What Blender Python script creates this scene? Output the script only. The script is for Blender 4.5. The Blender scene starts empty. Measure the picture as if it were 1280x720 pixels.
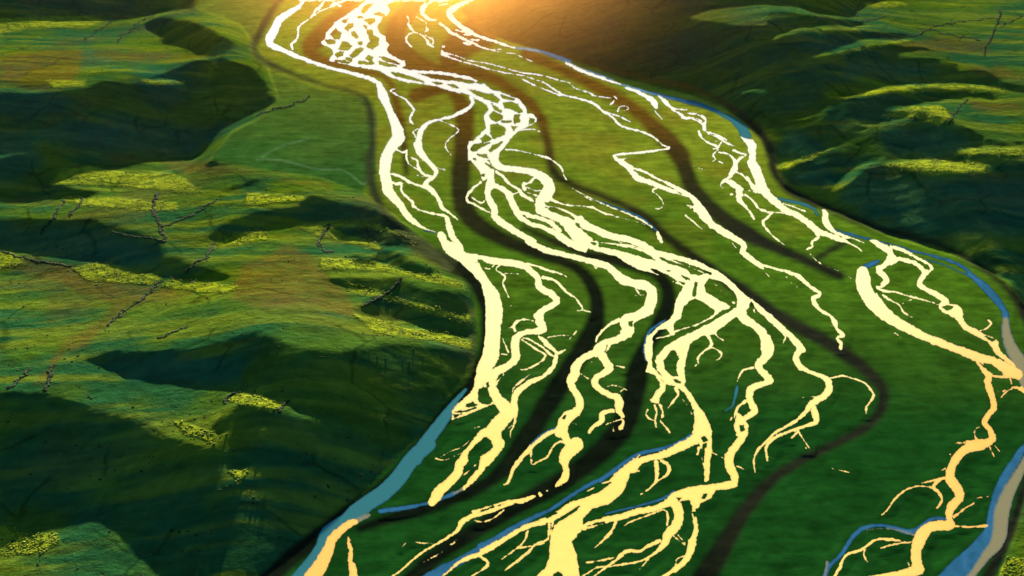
import bpy, math, random
import numpy as np
random.seed(7)
RNG = np.random.default_rng(11)
SC = bpy.context.scene
COL = SC.collection

# ---------------------------------------------------------------- camera (photo is 1280 x 720)
CAM_H = 1000.0
F = 1560.0
TILT = math.radians(27.0)
cam_data = bpy.data.cameras.new('camera'); cam = bpy.data.objects.new('camera', cam_data); COL.objects.link(cam)
cam.location = (0, 0, CAM_H); cam.rotation_euler = (math.radians(63.0), 0, 0)
cam_data.sensor_width = 36.0; cam_data.lens = F / 1280 * 36.0
cam_data.clip_start = 1.0; cam_data.clip_end = 400000.0
SC.camera = cam
CT, ST = math.cos(TILT), math.sin(TILT)

def ground_xy(u, v, z=0.0):
    """map position of photo point u, v on the level z"""
    a = (np.asarray(u, float) - 640) / F; b = -(np.asarray(v, float) - 360) / F
    dy = CT + b * ST; dz = -ST + b * CT
    t = (CAM_H - z) / -dz
    return a * t, dy * t
def to_uv(x, y, z=0.0):
    zz = z - CAM_H
    fwd = y * CT - zz * ST; up = y * ST + zz * CT
    return 640 + F * x / fwd, 360 - F * up / fwd

# ---------------------------------------------------------------- noise on arrays
def _hash(ix, iy, seed):
    h = (ix.astype(np.int64) * 374761393 + iy.astype(np.int64) * 668265263 + seed * 974634777) & 0xffffffff
    h = ((h ^ (h >> 13)) * 1274126177) & 0xffffffff
    return ((h ^ (h >> 16)) & 0xffff) / 65535.0
def vnoise(x, y, seed=0):
    ix = np.floor(x); iy = np.floor(y); fx = x - ix; fy = y - iy
    fx = fx * fx * (3 - 2 * fx); fy = fy * fy * (3 - 2 * fy)
    a = _hash(ix, iy, seed); b = _hash(ix + 1, iy, seed); c = _hash(ix, iy + 1, seed); d = _hash(ix + 1, iy + 1, seed)
    return (a * (1 - fx) + b * fx) * (1 - fy) + (c * (1 - fx) + d * fx) * fy
def fbm(x, y, octaves=4, seed=0):
    s = 0; amp = 1; tot = 0
    for k in range(octaves):
        s = s + amp * vnoise(x * 2 ** k, y * 2 ** k, seed + k); tot += amp; amp *= 0.5
    return s / tot
def sstep(a, b, x):
    t = np.clip((x - a) / (b - a), 0, 1); return t * t * (3 - 2 * t)

# ---------------------------------------------------------------- distance fields on a regular photo grid
class Field:
    def __init__(s, u0, v0, u1, v1, step, big=50.0):
        s.u0, s.v0, s.step = u0, v0, step
        s.U = np.arange(u0, u1, step); s.V = np.arange(v0, v1, step)
        s.d = np.full((len(s.V), len(s.U)), big)
    def box(s, x0, y0, x1, y1, pad):
        i0 = max(0, int((x0 - pad - s.u0) / s.step)); i1 = min(len(s.U), int((x1 + pad - s.u0) / s.step) + 2)
        j0 = max(0, int((y0 - pad - s.v0) / s.step)); j1 = min(len(s.V), int((y1 + pad - s.v0) / s.step) + 2)
        return i0, i1, j0, j1
    def stroke(s, pts, pad=8):
        for (x0, y0, w0), (x1, y1, w1) in zip(pts[:-1], pts[1:]):
            r0, r1 = w0 / 2, w1 / 2
            i0, i1, j0, j1 = s.box(min(x0, x1), min(y0, y1), max(x0, x1), max(y0, y1), max(r0, r1) + pad)
            if i1 <= i0 or j1 <= j0: continue
            uu = s.U[None, i0:i1]; vv = s.V[j0:j1, None]
            dx, dy = x1 - x0, y1 - y0; L = dx * dx + dy * dy + 1e-9
            t = np.clip(((uu - x0) * dx + (vv - y0) * dy) / L, 0, 1)
            dd = np.hypot(uu - x0 - t * dx, vv - y0 - t * dy) - (r0 + (r1 - r0) * t)
            np.minimum(s.d[j0:j1, i0:i1], dd, out=s.d[j0:j1, i0:i1])
    def poly(s, pts, hole=False, pad=4):
        xs = [p[0] for p in pts]; ys = [p[1] for p in pts]
        i0, i1, j0, j1 = s.box(min(xs), min(ys), max(xs), max(ys), pad)
        if i1 <= i0 or j1 <= j0: return
        uu = np.broadcast_to(s.U[None, i0:i1], (j1 - j0, i1 - i0)); vv = np.broadcast_to(s.V[j0:j1, None], uu.shape)
        ins = np.zeros(uu.shape, bool); dd = np.full(uu.shape, 1e9)
        n = len(pts)
        for k in range(n):
            x0, y0 = pts[k]; x1, y1 = pts[(k + 1) % n]
            dx, dy = x1 - x0, y1 - y0; L = dx * dx + dy * dy + 1e-9
            t = np.clip(((uu - x0) * dx + (vv - y0) * dy) / L, 0, 1)
            dd = np.minimum(dd, np.hypot(uu - x0 - t * dx, vv - y0 - t * dy))
            if y0 != y1:
                ins ^= ((vv < y0) != (vv < y1)) & (uu < x0 + (vv - y0) * dx / dy)
        sd = np.where(ins, -dd, dd)
        reg = s.d[j0:j1, i0:i1]
        if hole: np.maximum(reg, -sd, out=reg)
        else: np.minimum(reg, sd, out=reg)
    def at(s, u, v, arr=None):
        a = s.d if arr is None else arr
        x = np.clip((np.asarray(u) - s.u0) / s.step, 0, len(s.U) - 1.001); y = np.clip((np.asarray(v) - s.v0) / s.step, 0, len(s.V) - 1.001)
        i = x.astype(int); j = y.astype(int); fx = x - i; fy = y - j
        return (a[j, i] * (1 - fx) + a[j, i + 1] * fx) * (1 - fy) + (a[j + 1, i] * (1 - fx) + a[j + 1, i + 1] * fx) * fy

def spline(pts, sub=4):
    if len(pts) < 3: return pts
    P = [pts[0]] + list(pts) + [pts[-1]]; out = []
    for k in range(1, len(P) - 2):
        p0, p1, p2, p3 = P[k - 1], P[k], P[k + 1], P[k + 2]
        for j in range(sub):
            t = j / sub
            q = [0.5 * (2 * b + (c - a) * t + (2 * a - 5 * b + 4 * c - d) * t * t + (3 * b - a - 3 * c + d) * t ** 3) for a, b, c, d in zip(p0, p1, p2, p3)]
            if len(q) > 2: q[2] = p1[2] + (p2[2] - p1[2]) * t
            out.append(tuple(q))
    out.append(tuple(pts[-1])); return out
def run_off(pts):
    """streams that reach the picture's edge carry on beyond it"""
    pts = list(pts)
    for end in (0, -1):
        p = pts[end]; q = pts[1] if end == 0 else pts[-2]
        out_l = p[1] > 716 or p[0] > 1277 or p[1] < 3
        if out_l:
            dx, dy = p[0] - q[0], p[1] - q[1]; L = math.hypot(dx, dy) + 1e-6
            e = (p[0] + dx / L * 170, p[1] + dy / L * 170, p[2] * (1.4 if p[1] > 700 else 0.8))
            if end == 0: pts.insert(0, e)
            else: pts.append(e)
    return pts

def new_mesh(name, co, faces_flat, starts, mats, parent=None, smooth=True):
    me = bpy.data.meshes.new(name)
    me.vertices.add(len(co)); me.vertices.foreach_set('co', np.asarray(co, np.float32).ravel())
    me.loops.add(len(faces_flat)); me.loops.foreach_set('vertex_index', np.asarray(faces_flat, np.int32))
    me.polygons.add(len(starts)); me.polygons.foreach_set('loop_start', np.asarray(starts, np.int32))
    if smooth: me.polygons.foreach_set('use_smooth', np.ones(len(starts), bool))
    me.update(calc_edges=True); me.validate()
    for m in mats: me.materials.append(m)
    o = bpy.data.objects.new(name, me); COL.objects.link(o); o.parent = parent
    return o
def set_color(o, name, rgb):
    a = o.data.color_attributes.new(name, 'FLOAT_COLOR', 'POINT')
    a.data.foreach_set('color', np.concatenate([rgb, np.ones((len(rgb), 1))], 1).astype(np.float32).ravel())
# ---------------------------------------------------------------- traced map of the river
# every block: x offset, y offset, scale; then one stroke (x,y,width ...) or outline (x,y ...) a line
# c pale water with its glare painted in, b blue water, t teal water, n grey-tan water, p outline of pale water, h bar of dry land in it
MAP = """
@ 320 0 6
c 370,-5,28 320,50,40 250,95,50 175,150,60 150,200,65 125,250,70 100,300,70 120,340,52 200,375,42 290,415,38 380,450,38 480,487,34 600,520,32 720,550,32 830,580,32 900,615,38
c 520,-3,24 490,40,22 455,70,22 430,110,22 400,140,18 350,175,20 318,205,28 315,240,22 310,280,20 290,310,22 265,335,22 275,365,22
c 590,40,20 540,60,12 480,85,14 440,110,14
c 560,5,14 600,25,30 650,8,24
p 860,-30 1090,-30 1060,5 1030,15 985,35 1015,80 990,115 955,130 940,160 910,200 930,245 975,270 980,310 1003,335 985,375 1000,400 1060,430 1125,478 1110,495 1060,490 1130,520 1200,525 1200,620 1150,625 1070,610 990,570 900,525 800,505 700,495 600,470 545,460 550,430 575,400 570,370 530,352 490,340 482,315 515,285 520,245 560,205 590,170 640,130 700,95 745,60 790,25
h 790,85 810,45 850,30 880,25 840,60 815,100 795,100
h 640,160 690,140 670,170
h 750,130 780,120 805,130 775,140
h 890,105 930,90 965,110 930,118
h 815,155 845,140 890,145 890,165 855,180
h 660,215 690,185 725,175 725,200 690,230
h 560,255 600,215 610,235 640,250 625,290 590,290
h 715,240 740,235 770,275 755,290 720,265
h 805,190 830,200 825,215
h 835,225 865,225 880,265 920,290 915,340 870,370 830,345 860,310 840,270
h 520,305 550,295 600,310 590,325 545,330
h 620,370 650,310 690,320 715,345 690,375 650,375
h 765,315 795,315 795,335 770,335
h 595,410 630,380 660,390 650,415 610,430
h 705,420 740,380 780,360 810,365 770,405 725,435
h 675,430 720,440 715,465 680,445
h 820,440 845,415 875,430 870,450 890,480 850,485 770,475 770,460 850,465
h 925,425 960,430 1040,460 1075,480 1020,470 960,450
h 920,460 980,475 1055,495 990,500 930,480
h 590,455 660,452 700,470 640,468
@ 500 0 6
c 250,5,20 190,40,40 165,80,45 180,115,35 220,145,30 265,150,20
c 265,5,14 330,5,24 370,-3,20
c 290,38,12 355,30,14
c 540,-3,24 460,30,40 400,65,55 370,95,50 385,130,45 440,185,40 520,235,38 600,275,30 700,305,28 790,340,26 860,360,22
c 50,120,14 68,150,18 65,180,22 80,210,24 100,240,16 70,255,14 45,285,22 55,320,22 85,350,20
c 100,240,14 150,255,12 200,300,22 215,330,26 250,350,16
c 190,268,12 250,300,12 245,330,14
c 120,125,10 160,148,12 195,170,14 195,200,14 205,225,22 185,240,10
c 300,175,22 340,205,28 380,245,32 430,265,28 480,295,30 540,320,22 600,350,20 660,370,16 700,375,16 750,370,12
c 480,320,24 530,335,20
c 700,380,10 750,390,8 760,370,8
c 800,395,8 850,400,20 860,402,12 990,460,6
c 420,225,9 500,245,9
c 480,260,14 540,262,16
c 590,300,24 520,295,12
c 320,350,22 330,352,22
c 315,385,30 325,400,40 350,420,30 430,450,16 530,478,14 640,510,14 740,535,14 830,552,14 940,572,14 1020,600,16 1090,625,16 1150,665,18 1200,700,20
c 350,400,14 430,420,12 520,455,12 620,468,10 700,485,10 790,510,10 870,535,12 940,548,14 1030,560,10 1120,580,10 1200,605,12
c 920,595,12 990,630,16 1060,660,16 1130,690,14 1200,715,14
b 860,360,20 960,368,22 1050,385,24 1130,410,30 1200,435,36 1270,462,32
@ 440 80 6
c 0,70,34 90,95,34 175,125,36 215,185,60 235,240,80 260,300,65 290,370,60 320,440,75 345,510,95 345,560,105 310,600,95 275,660,80 265,720,75
p -20,-30 400,-30 405,15 380,30 440,45 560,45 700,55 800,75 820,230 760,210 640,175 540,155 420,140 330,120 260,90 200,55 110,35 -20,18
h 300,65 360,70 420,90 530,125 540,138 430,115 330,90
@ 560 80 6
p 0,60 80,75 160,90 230,125 215,140 280,150 320,185 400,205 520,255 590,320 600,365 640,370 670,410 665,440 620,462 585,480 540,500 480,550 440,610 400,650 380,725 150,725 145,640 190,570 240,520 280,480 270,420 265,380 300,350 290,310 240,280 200,265 160,240 100,215 0,190
h 150,190 200,200 260,220 340,230 390,270 370,290 300,265 240,240 190,215
h 400,235 500,265 490,270 410,255
h 415,290 460,285 520,300 560,360 530,365 480,335 430,330
h 330,300 400,350 395,365 340,335
h 310,390 340,355 410,390 410,410 360,430 320,410
h 500,380 540,380 535,430 500,445 490,415
h 400,425 480,425 480,438 400,438
h 320,460 370,450 430,480 420,530 340,560 320,520
h 475,465 520,470 490,500
h 610,400 650,415 640,440 605,455
h 245,560 280,535 325,560 300,580 260,590
h 165,640 195,605 250,600 310,590 220,640 180,660
h 300,650 340,610 410,585 360,630 320,665
h 220,680 290,675 300,705 240,695
c 540,500,14 590,490,8 640,490,12 690,510,8
c 430,640,12 500,645,12 600,665,10 700,690,12 750,705,24
@ 440 80 6
h 490,68 550,80 640,80 760,100 840,115 900,125 950,143 880,140 780,125 700,120 600,105
h 600,135 680,145 650,152
h 720,155 770,155 805,180 750,175
c 895,250,45 900,300,36 850,345,36 800,370,38 740,400,26 650,415,24 580,440,32 530,480,44 510,530,48 500,590,56 510,650,56 540,700,50
c 455,510,20 490,485,12
c 455,510,14 480,550,14
c 330,185,8 290,200,18 340,235,20 400,265,20 430,300,22 465,345,28 440,390,22 440,430,26 460,450,20
c 640,415,8 700,440,12 760,465,12 800,495,10 770,530,12 730,560,12 700,600,12 710,640,10 745,685,8
@ 440 180 6
c 290,30,85 265,80,80 250,140,96 245,210,92 260,290,88 270,350,88 320,410,70 370,470,58 420,540,58 480,595,38 550,635,18 630,660,8
c 480,0,50 500,55,56 540,100,50 590,150,40 630,200,40 620,240,36 570,275,44 555,310,46 610,360,48 650,410,38 680,480,38 720,510,24 760,540,20 795,570,14
c 330,35,14 380,65,20 410,50,28
c 410,60,24 410,110,26 430,150,14 490,190,10
c 430,95,8 490,125,24 500,180,30 540,230,26 600,240,24
c 490,235,8 540,245,12
c 640,180,10 700,195,14
c 300,225,24 360,240,28 430,285,28 500,310,22 560,330,30
c 290,275,14 330,300,26 370,300,30 370,350,22 400,390,24 450,430,26 460,465,26 510,495,22 600,520,22 700,540,24 715,570,44 730,610,46 750,690,50 770,720,50
@ 560 180 6
c 175,0,60 180,80,60 230,130,100 290,190,110 300,250,100 320,300,76 300,350,52 305,410,58 345,480,60 350,540,60 400,590,58 480,640,58 560,690,50 640,730,54
c 400,0,80 345,70,66 350,130,76 400,175,56 500,190,48 590,200,54 680,230,70 740,280,90 760,330,95 730,390,98 700,440,98 700,490,84 780,530,70 860,560,86 920,620,104 980,690,110 1040,730,100
c 340,310,50 400,330,45 450,370,55 480,440,58 510,500,58 540,550,46 620,600,36 720,625,34 800,670,40 860,700,50
c 540,510,28 620,535,32 700,560,34 770,590,38 830,650,50
c 245,290,24 190,330,24 140,395,22 150,430,22 200,455,24 260,490,20 310,510,20
c 180,400,14 240,440,16 270,430,20
c 360,210,28 420,250,28 460,300,26 530,340,28 560,380,36 610,410,32 640,430,18
c 480,375,12 540,360,14
c 650,250,24 610,290,26 565,300,28 575,340,34
c 590,320,9 640,345,8 700,350,10
c 600,365,12 640,380,12 680,390,12
c 770,410,26 830,440,22 900,460,18 1000,465,16 1090,480,12 1150,510,14 1190,530,10
c 740,470,12 800,480,26 880,510,36 960,560,50 1030,620,50 1120,660,50 1200,680,45
h 190,110 210,105 205,118
h 250,225 275,225 270,245 250,245
h 250,292 290,265 280,292
h 285,145 320,160 355,190 330,187
h 355,280 400,275 430,305 390,310
h 430,315 480,325 510,345 470,350 440,335
h 750,480 860,500 930,545 870,535 760,495
h 960,600 980,600 990,630 970,620
c 700,95,12 740,100,18 800,135,16 850,180,18 870,235,16 895,275,10
c 930,330,4 1000,370,5 1080,410,6 1200,465,7
@ 660 240 6
c 100,130,88 180,170,66 260,200,86 320,260,106 380,330,106 460,390,78 560,430,60 680,460,65 780,500,80 870,540,96 980,570,110 1080,600,110 1200,640,110
c 130,105,12 200,120,26 280,150,36 360,200,56 430,250,70 520,290,60 620,330,60 740,360,70 840,400,80 900,440,90 980,490,84 1100,510,70 1200,530,80
c 400,200,50 370,250,50
c 390,320,26 470,365,24 560,380,16 680,395,18 790,405,22 860,440,14
c 0,180,32 100,200,30 180,235,40 
c 0,240,26 100,265,26 190,300,50 250,340,66 330,390,60 420,420,70
c 0,370,50 60,400,50 120,430,50 250,465,48 380,495,48 500,530,50 600,560,55 650,610,55 700,660,60 800,690,60 900,720,60
c 480,110,14 550,150,16 650,180,8 760,210,7 880,245,5
h 125,78 200,85 280,110 200,108 135,95
h 130,115 200,120 260,140 190,135
h 240,165 300,175 350,205 290,185
h 365,235 385,265 375,270
h 440,295 480,300 560,345 690,375 680,390 560,370 450,320
h 470,370 515,385 500,395 480,385
h 690,370 770,390 750,398
h 780,400 860,425 860,435 800,410
h 530,395 640,405 780,425 860,450 950,510 900,500 800,470 640,425 540,410
h 1150,625 1200,650 1190,660
c 380,0,5 470,60,7 560,90,7 660,130,8 750,165,11 840,205,14 930,265,14
b 470,50,4 600,92,8 750,150,12 850,195,16 960,285,22
c 970,300,22 985,340,42 1000,372,38
@ 780 320 6
p -60,-90 200,-60 440,0 540,30 640,80 720,115 800,185 880,255 960,335 920,420 870,460 840,460 760,520 700,560 690,590 620,600 560,610 500,660 480,725 270,725 300,680 360,640 450,590 560,540 660,490 740,440 800,405 840,380 848,330 830,280 740,200 640,170 605,220 620,270 680,310 760,350 805,375 795,398 740,410 700,440 660,470 560,520 460,550 380,580 350,605 320,550 260,560 220,600 215,725 150,725 150,670 180,600 240,540 340,470 370,420 385,330 440,230 300,160 200,110 150,120 70,85 -60,10
h 535,195 548,200 540,260 535,300 515,300 520,250
h 530,320 590,350 680,410 670,440 620,470 540,510 450,535 375,560 375,510 430,470 450,380 490,345
h 265,12 350,40 430,65 500,90 590,130 560,142 500,130 470,100 400,72 310,45
h 370,30 450,50 600,105 655,125 650,138 560,105 450,65
h 200,95 250,105 330,150 400,190 385,197 300,160 230,120
h 430,145 490,170 490,180 450,165
h 410,190 455,205 445,215
h 320,110 350,112 330,120
c 680,210,6 710,235,9 730,265,9 780,300,4
c 820,350,26 825,352,24
c 375,585,24 330,600,12 230,620,7
b 310,480,8 240,525,20 190,570,24 165,630,24 150,720,20
@ 900 320 6
c 240,330,20 255,350,26 300,400,50 370,460,55 450,530,50 520,590,50 580,650,50 620,700,50
c 470,570,30 490,610,16 475,650,14
c 255,405,22 260,420,18
c 165,380,90 170,460,76 260,520,60 320,580,70 340,660,80 345,720,84
c 180,0,20 270,60,30 320,100,14
c 290,70,22 350,80,18 430,100,18 510,125,24 590,150,40 640,200,32 720,260,32 750,285,36 700,320,40 720,370,36 760,415,28 830,450,22 860,500,50 880,550,26 920,590,44 880,615,24 905,650,28 905,690,28
c 500,160,12 540,205,5 600,245,4
c 850,520,14 820,525,8
c 690,0,7 730,40,8 780,70,7 860,100,5 930,130,8 980,165,5
c 330,110,3 380,170,3
@ 900 420 6
c 540,20,48 600,90,60 570,150,48 590,220,52 660,265,38 760,300,38 815,350,60 810,420,60 750,470,55 690,505,60 640,560,28 600,610,24 540,660,24 440,710,24
c 690,530,38 710,600,40 715,650,30 640,675,24 560,710,26
c 825,315,16 920,300,18 1000,320,16 1080,350,20 1120,390,24 1150,440,26 1130,490,22 1100,530,20 1095,580,12
c 345,20,85 370,100,78 340,160,72 290,210,66 310,260,60 370,330,66 320,360,46 240,390,60 220,450,62 235,510,55 260,560,60 200,610,40 150,640,50
c 250,235,20 180,255,22 150,290,18 130,340,10
c 190,490,30 140,530,26 115,580,26 110,610,20
c 155,670,108 160,720,90
c 90,605,14 80,630,10
c 600,465,5 660,455,6 720,455,4
t 130,380,24 120,430,30 105,490,20 90,530,12 40,560,8
h 150,690 155,675 178,672 182,700 165,712
@ 780 420 6
p 300,90 400,30 500,-10 600,-10 560,20 490,60 480,120 465,200 455,280 465,340 455,370 510,430 540,500 600,570 640,640 670,730 510,730 525,640 520,560 490,490 440,420 380,380 320,365 310,420 270,460 265,510 205,505 195,480 230,430 265,380 260,340 220,290 160,270 175,200 150,140 150,80 175,-10 215,-10 215,230 260,280 285,300 250,260 230,190 240,150
h 300,190 350,115 385,110 410,170 390,210 390,260 400,300 360,300 310,250
h 365,320 425,340 430,355 390,345
h 280,330 300,340 295,347
c 625,-10,30 655,50,28 650,80,30 600,115,20 560,155,20 555,190,20 560,210,10
c 560,200,8 535,228,7
c 650,80,20 690,100,16 730,130,20 720,165,14 695,180,8
c 680,-20,20 710,10,8 750,38,7
c 780,65,6 790,68,6
c 390,390,36 405,440,28 370,490,20 330,540,8
c 425,455,5 480,530,6 510,590,6
c 225,510,14 245,570,18 235,630,16 240,680,14
c 180,555,16 165,590,20 200,625,18 235,635,14
c 270,515,24 290,570,24 285,610,20 270,630,16 310,680,16 340,720,16
b 152,60,12 152,120,18 165,180,12
@ 720 540 4
c 640,0,90 580,45,50 520,75,46 440,112,40 360,132,34 310,150,44 280,180,60
c 645,40,80 655,90,52 650,130,48 655,190,34 650,240,26
c 615,80,18 610,110,14
c 685,105,5 735,130,6
h 625,30 645,22 658,40 640,50
h 635,60 641,62 643,100 637,150 630,120
h 645,56 654,56 650,75
c 400,150,30 405,200,24 400,245,20 370,280,12 325,312,6
c 430,145,20 460,165,22 465,195,22 440,225,12 405,245,10
c 290,200,6 315,195,6
c 790,262,44 700,275,36 640,300,76 560,310,66 500,325,56 450,360,40 380,385,34 300,400,34 220,425,36 130,445,36 40,475,36
c 660,320,40 600,340,56 600,365,40
c 500,360,56 515,410,50 500,470,56 460,510,48 440,560,38 400,600,20 350,635,16 280,655,14 180,670,14 100,680,12 50,710,10
c 365,630,12 350,650,12 318,684,6
c 420,545,20 360,570,20 320,595,16 260,595,20 220,620,26 190,650,18 130,690,14 90,722,14
c 200,625,12 140,640,12 50,652,8
c 440,390,8 455,400,14 460,430,20 455,465,10
c 590,375,26 588,420,14 595,440,24 600,490,26 580,550,44 570,600,44 540,650,36 490,690,30 440,722,26
c 500,665,14 505,635,9 545,618,10
c 480,515,5 545,565,6
c 510,515,5 545,555,5
h 635,310 655,310 645,335 630,330
h 505,330 525,330 515,345
h 580,400 600,395 595,430
h 520,350 545,345 565,360 560,370 535,362
c 200,450,20 180,490,20 150,530,18 95,578,8
c 440,385,14 350,420,8 270,450,8 235,475,6
b 590,5,14 560,28,22 500,60,20 420,86,18 330,105,22 260,140,22 200,190,20 120,245,20
b 490,300,16 430,335,14 340,362,12 240,387,10 150,408,6
h 60,470 100,455 140,452 90,466
@ 840 500 3.27
c 270,60,20 285,110,60 290,150,30 260,190,36 235,230,40 235,270,42 255,310,34 248,345,30 200,355,24 140,362,34
h 277,105 292,103 296,122 283,128
c 590,0,30 570,20,24 540,60,14 480,100,14 420,135,12 390,165,12 350,205,12 335,250,12 340,295,8
c 575,25,24 590,60,24 588,92,20 530,110,16 450,140,14 400,170,16 385,200,16 390,245,8
c 515,125,18 530,150,6 562,198,8
c 515,130,12 490,155,10
c 405,190,5 420,215,4
c 265,270,5 295,282,4
c 545,195,8 548,197,8
c 655,280,4 690,288,4 740,300,3
@ 680 320 6
c 380,50,60 480,80,52 540,130,58 580,170,68 680,200,60 760,220,76 810,270,85 800,340,90 780,400,96 700,450,70 620,490,108 630,560,100 560,610,78 470,640,78 400,700,70
c 560,480,40 500,510,26 440,560,24 400,610,24 390,645,14
h 635,495 665,490 660,530 640,520
h 420,610 460,555 510,530 550,540 570,580 540,600 450,620 410,650
c 690,250,20 720,290,16 750,292,12
c 715,292,6 675,302,6
c 370,70,10 390,92,16
@ 680 420 6
c 640,-10,50 560,10,50 500,30,60 450,80,90 400,120,78 330,150,60 280,180,60 240,230,75 230,290,80 200,340,72 220,400,60 260,460,60 270,520,62 250,570,60 190,610,70 150,660,80 120,720,90
c 430,130,76 460,190,66 490,240,66 450,280,56 400,305,52 380,350,56 420,400,52 490,440,50 550,460,60 565,520,70 560,560,60 590,600,36
c 520,560,36 440,580,48 430,640,48 370,680,36 340,720,30
h 455,595 510,575 558,590 560,615 490,640 460,640
h 285,230 320,180 380,160 410,190 450,240 400,280 350,300 290,270
h 455,120 475,70 465,110
c 285,235,6 320,210,7 360,195,5
c 280,285,12 340,325,10 350,310,8
c 465,665,12 530,640,12 600,620,14
c 595,630,24 590,660,30 575,690,40
c 520,680,8 520,710,16
c 460,385,8 520,370,8 580,385,12 620,405,14
c 575,415,9 600,395,12
c 530,222,6 600,235,14
h 135,620 165,597 150,620
c 215,655,5 270,668,4
@ 540 280 6
c 120,-10,46 130,30,50 160,110,56 200,180,80
c 65,80,56 100,140,80 150,200,90 230,250,90 290,300,90 340,360,80 390,420,70 420,480,90 450,540,116 465,600,128 465,660,133 465,720,130
h 105,80 130,115 162,138 120,118
c 270,250,70 380,265,60 480,280,58 600,295,54 680,310,60 740,350,54 790,400,50 800,460,60 830,490,56 900,530,56 935,580,58 890,620,52 830,645,48 790,690,62
c 720,300,24 800,320,26 860,345,26 960,370,18 1010,395,14
c 830,400,28 880,410,28 930,430,26 980,480,22 1020,520,26 1070,550,22 1110,600,24 1130,640,18
c 1130,645,8 1090,652,6
c 1130,645,8 1190,660,5
h 1005,495 1020,500 1025,520 1010,515
h 345,270 380,272 400,290 380,296 345,288
c 345,300,30 360,335,26
c 470,300,14 440,335,10 400,330,8
c 510,305,16 480,340,18 520,370,18 550,400,20 530,440,18 550,490,20 575,545,18
c 550,372,8 600,372,10 650,375,12
c 585,615,8 592,612,6
b -60,50,8 0,60,9 30,65,10
@ 560 380 6
c 340,0,130 340,100,124 335,200,120 330,300,122 320,390,128 280,460,116 250,530,88 230,600,76
c 820,-10,50 740,30,50 690,70,66 690,130,72 710,190,72 640,205,48 560,220,48 510,260,66 505,330,68 510,400,68 460,460,58 400,490,62 340,530,80 320,580,66 340,640,60 380,700,60
c 640,125,16 560,115,16 510,140,28 490,175,28 505,205,22
c 500,170,14 460,180,10
c 680,240,20 720,280,46 770,330,46 820,370,30 880,345,14
c 810,390,36 800,440,38 770,500,38 710,545,28 640,565,28 570,610,34 510,660,40 490,720,45
c 550,265,14 620,310,20 680,350,18 730,380,20 710,420,20 650,460,18 580,490,16 510,490,10
c 560,255,12 600,260,20 650,290,14 700,320,24 760,370,24 790,390,20
h 720,315 740,325 800,370 790,376 730,330
h 690,310 650,300 700,290 690,270 715,300
c 410,260,10 430,310,16 450,360,16
c 400,375,12 440,380,12
c 750,250,6 850,235,5 930,235,8 960,205,16
c 930,235,6 910,268,6
c 480,640,8 540,580,14 610,530,9
c 415,520,6 380,560,6 360,610,6
h 290,600 305,590 300,625
@ 520 460 6
p 450,120 470,-10 580,-10 560,60 520,100 470,150 465,230 480,250 590,250 580,275 470,320 370,360 265,395 265,320 330,250 400,190
h 475,250 475,190 500,165 540,190 570,240 560,270 510,265
h 370,290 380,270 430,255 440,265 460,275 400,295
h 295,330 370,320 450,295 400,320 330,336
h 285,352 350,343 290,367
c 530,120,60 560,90,80 570,160,68 610,230,86 660,290,110 690,340,110 640,400,118 590,460,126 590,520,110 600,580,98 570,640,90 520,700,90
h 530,115 545,105 545,135 532,140
c 540,480,80 490,500,60 450,550,56 410,600,50 370,650,60 350,700,80
h 400,625 470,560 520,520 550,530 575,590 540,630 480,660 470,710 460,760 400,760 395,660
c 1010,10,45 960,60,34 880,100,34 810,140,43 750,200,52 735,250,60 740,310,62 745,370,28 735,430,20 712,470,14 706,520,9
c 720,430,8 690,455,8
c 850,50,12 790,100,14 730,155,14 725,200,8
c 600,140,6 620,90,7 660,50,7
c 150,680,12 220,690,9 300,655,6 350,640,5
c 180,670,5 260,625,6 340,595,7 395,550,6
c 412,465,6 440,450,4 475,440,6
c 1200,330,78 1130,370,86 1100,420,80 1110,480,66 1130,540,66 1160,590,76 1130,650,100 1110,700,80
c 1080,460,30 1000,490,36 930,535,34 870,590,34 820,640,32 780,700,28
c 860,620,14 870,700,18
c 890,710,14 980,670,20 1020,600,22 1060,560,22 1110,550,20
h 1100,372 1122,355 1110,382
t 375,160,20 330,210,36 280,270,50 235,345,85 150,460,98 50,590,100 0,680,106
b 1070,440,18 980,480,18 900,535,18 850,590,16
@ 480 540 4
c 410,130,44 380,160,46 370,200,50 330,250,48 280,290,56 260,320,58 240,350,44
c 575,60,66 550,95,60 500,140,58 480,190,40 440,240,30 400,280,20
c 400,215,8 430,190,6 460,165,8
n 400,280,20 370,298,14 350,305,12
b 370,298,16 340,310,24 310,325,18 220,355,16 130,375,20 60,385,24 -20,396,24
c 735,75,26 720,95,26 670,150,24 640,200,22 622,250,16 600,262,9
c 735,90,8 738,160,12 770,150,10 800,135,10
c 778,308,22 784,314,22
c 755,322,14 740,325,22 690,345,28 620,350,20 540,370,12 450,400,24
c 640,352,28 560,385,22 500,405,20 430,425,28 390,450,34 370,490,26 330,520,16 280,550,16 220,585,16 160,625,14 110,670,14 60,710,14 20,735,10
h 485,393 550,370 548,377 500,395
c 440,430,6 480,450,8 540,435,10 600,390,10
c 375,510,6 350,555,7 330,562,5
c 240,558,6 170,552,6 125,545,4 90,575,3
c 290,600,5 220,640,6 195,652,4
c 150,680,4 132,690,4
b 800,405,20 700,452,28 600,507,28 500,572,32 400,632,40 320,675,44 240,722,56
c 800,450,30 700,480,26 620,525,26 540,580,26 480,610,22 420,630,26 370,655,16 320,700,12 290,722,8
c 480,620,16 520,655,20 490,690,14 450,715,10
c 715,500,14 705,540,10 660,585,10 590,635,5
c 670,580,10 740,570,12 800,555,12
c 745,580,14 690,630,16 640,665,14 600,695,7
@ 600 560 4.5
c 540,-20,90 490,30,80 470,70,50 485,120,40 475,170,50 430,210,24
c 375,240,14 380,240,14
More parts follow.
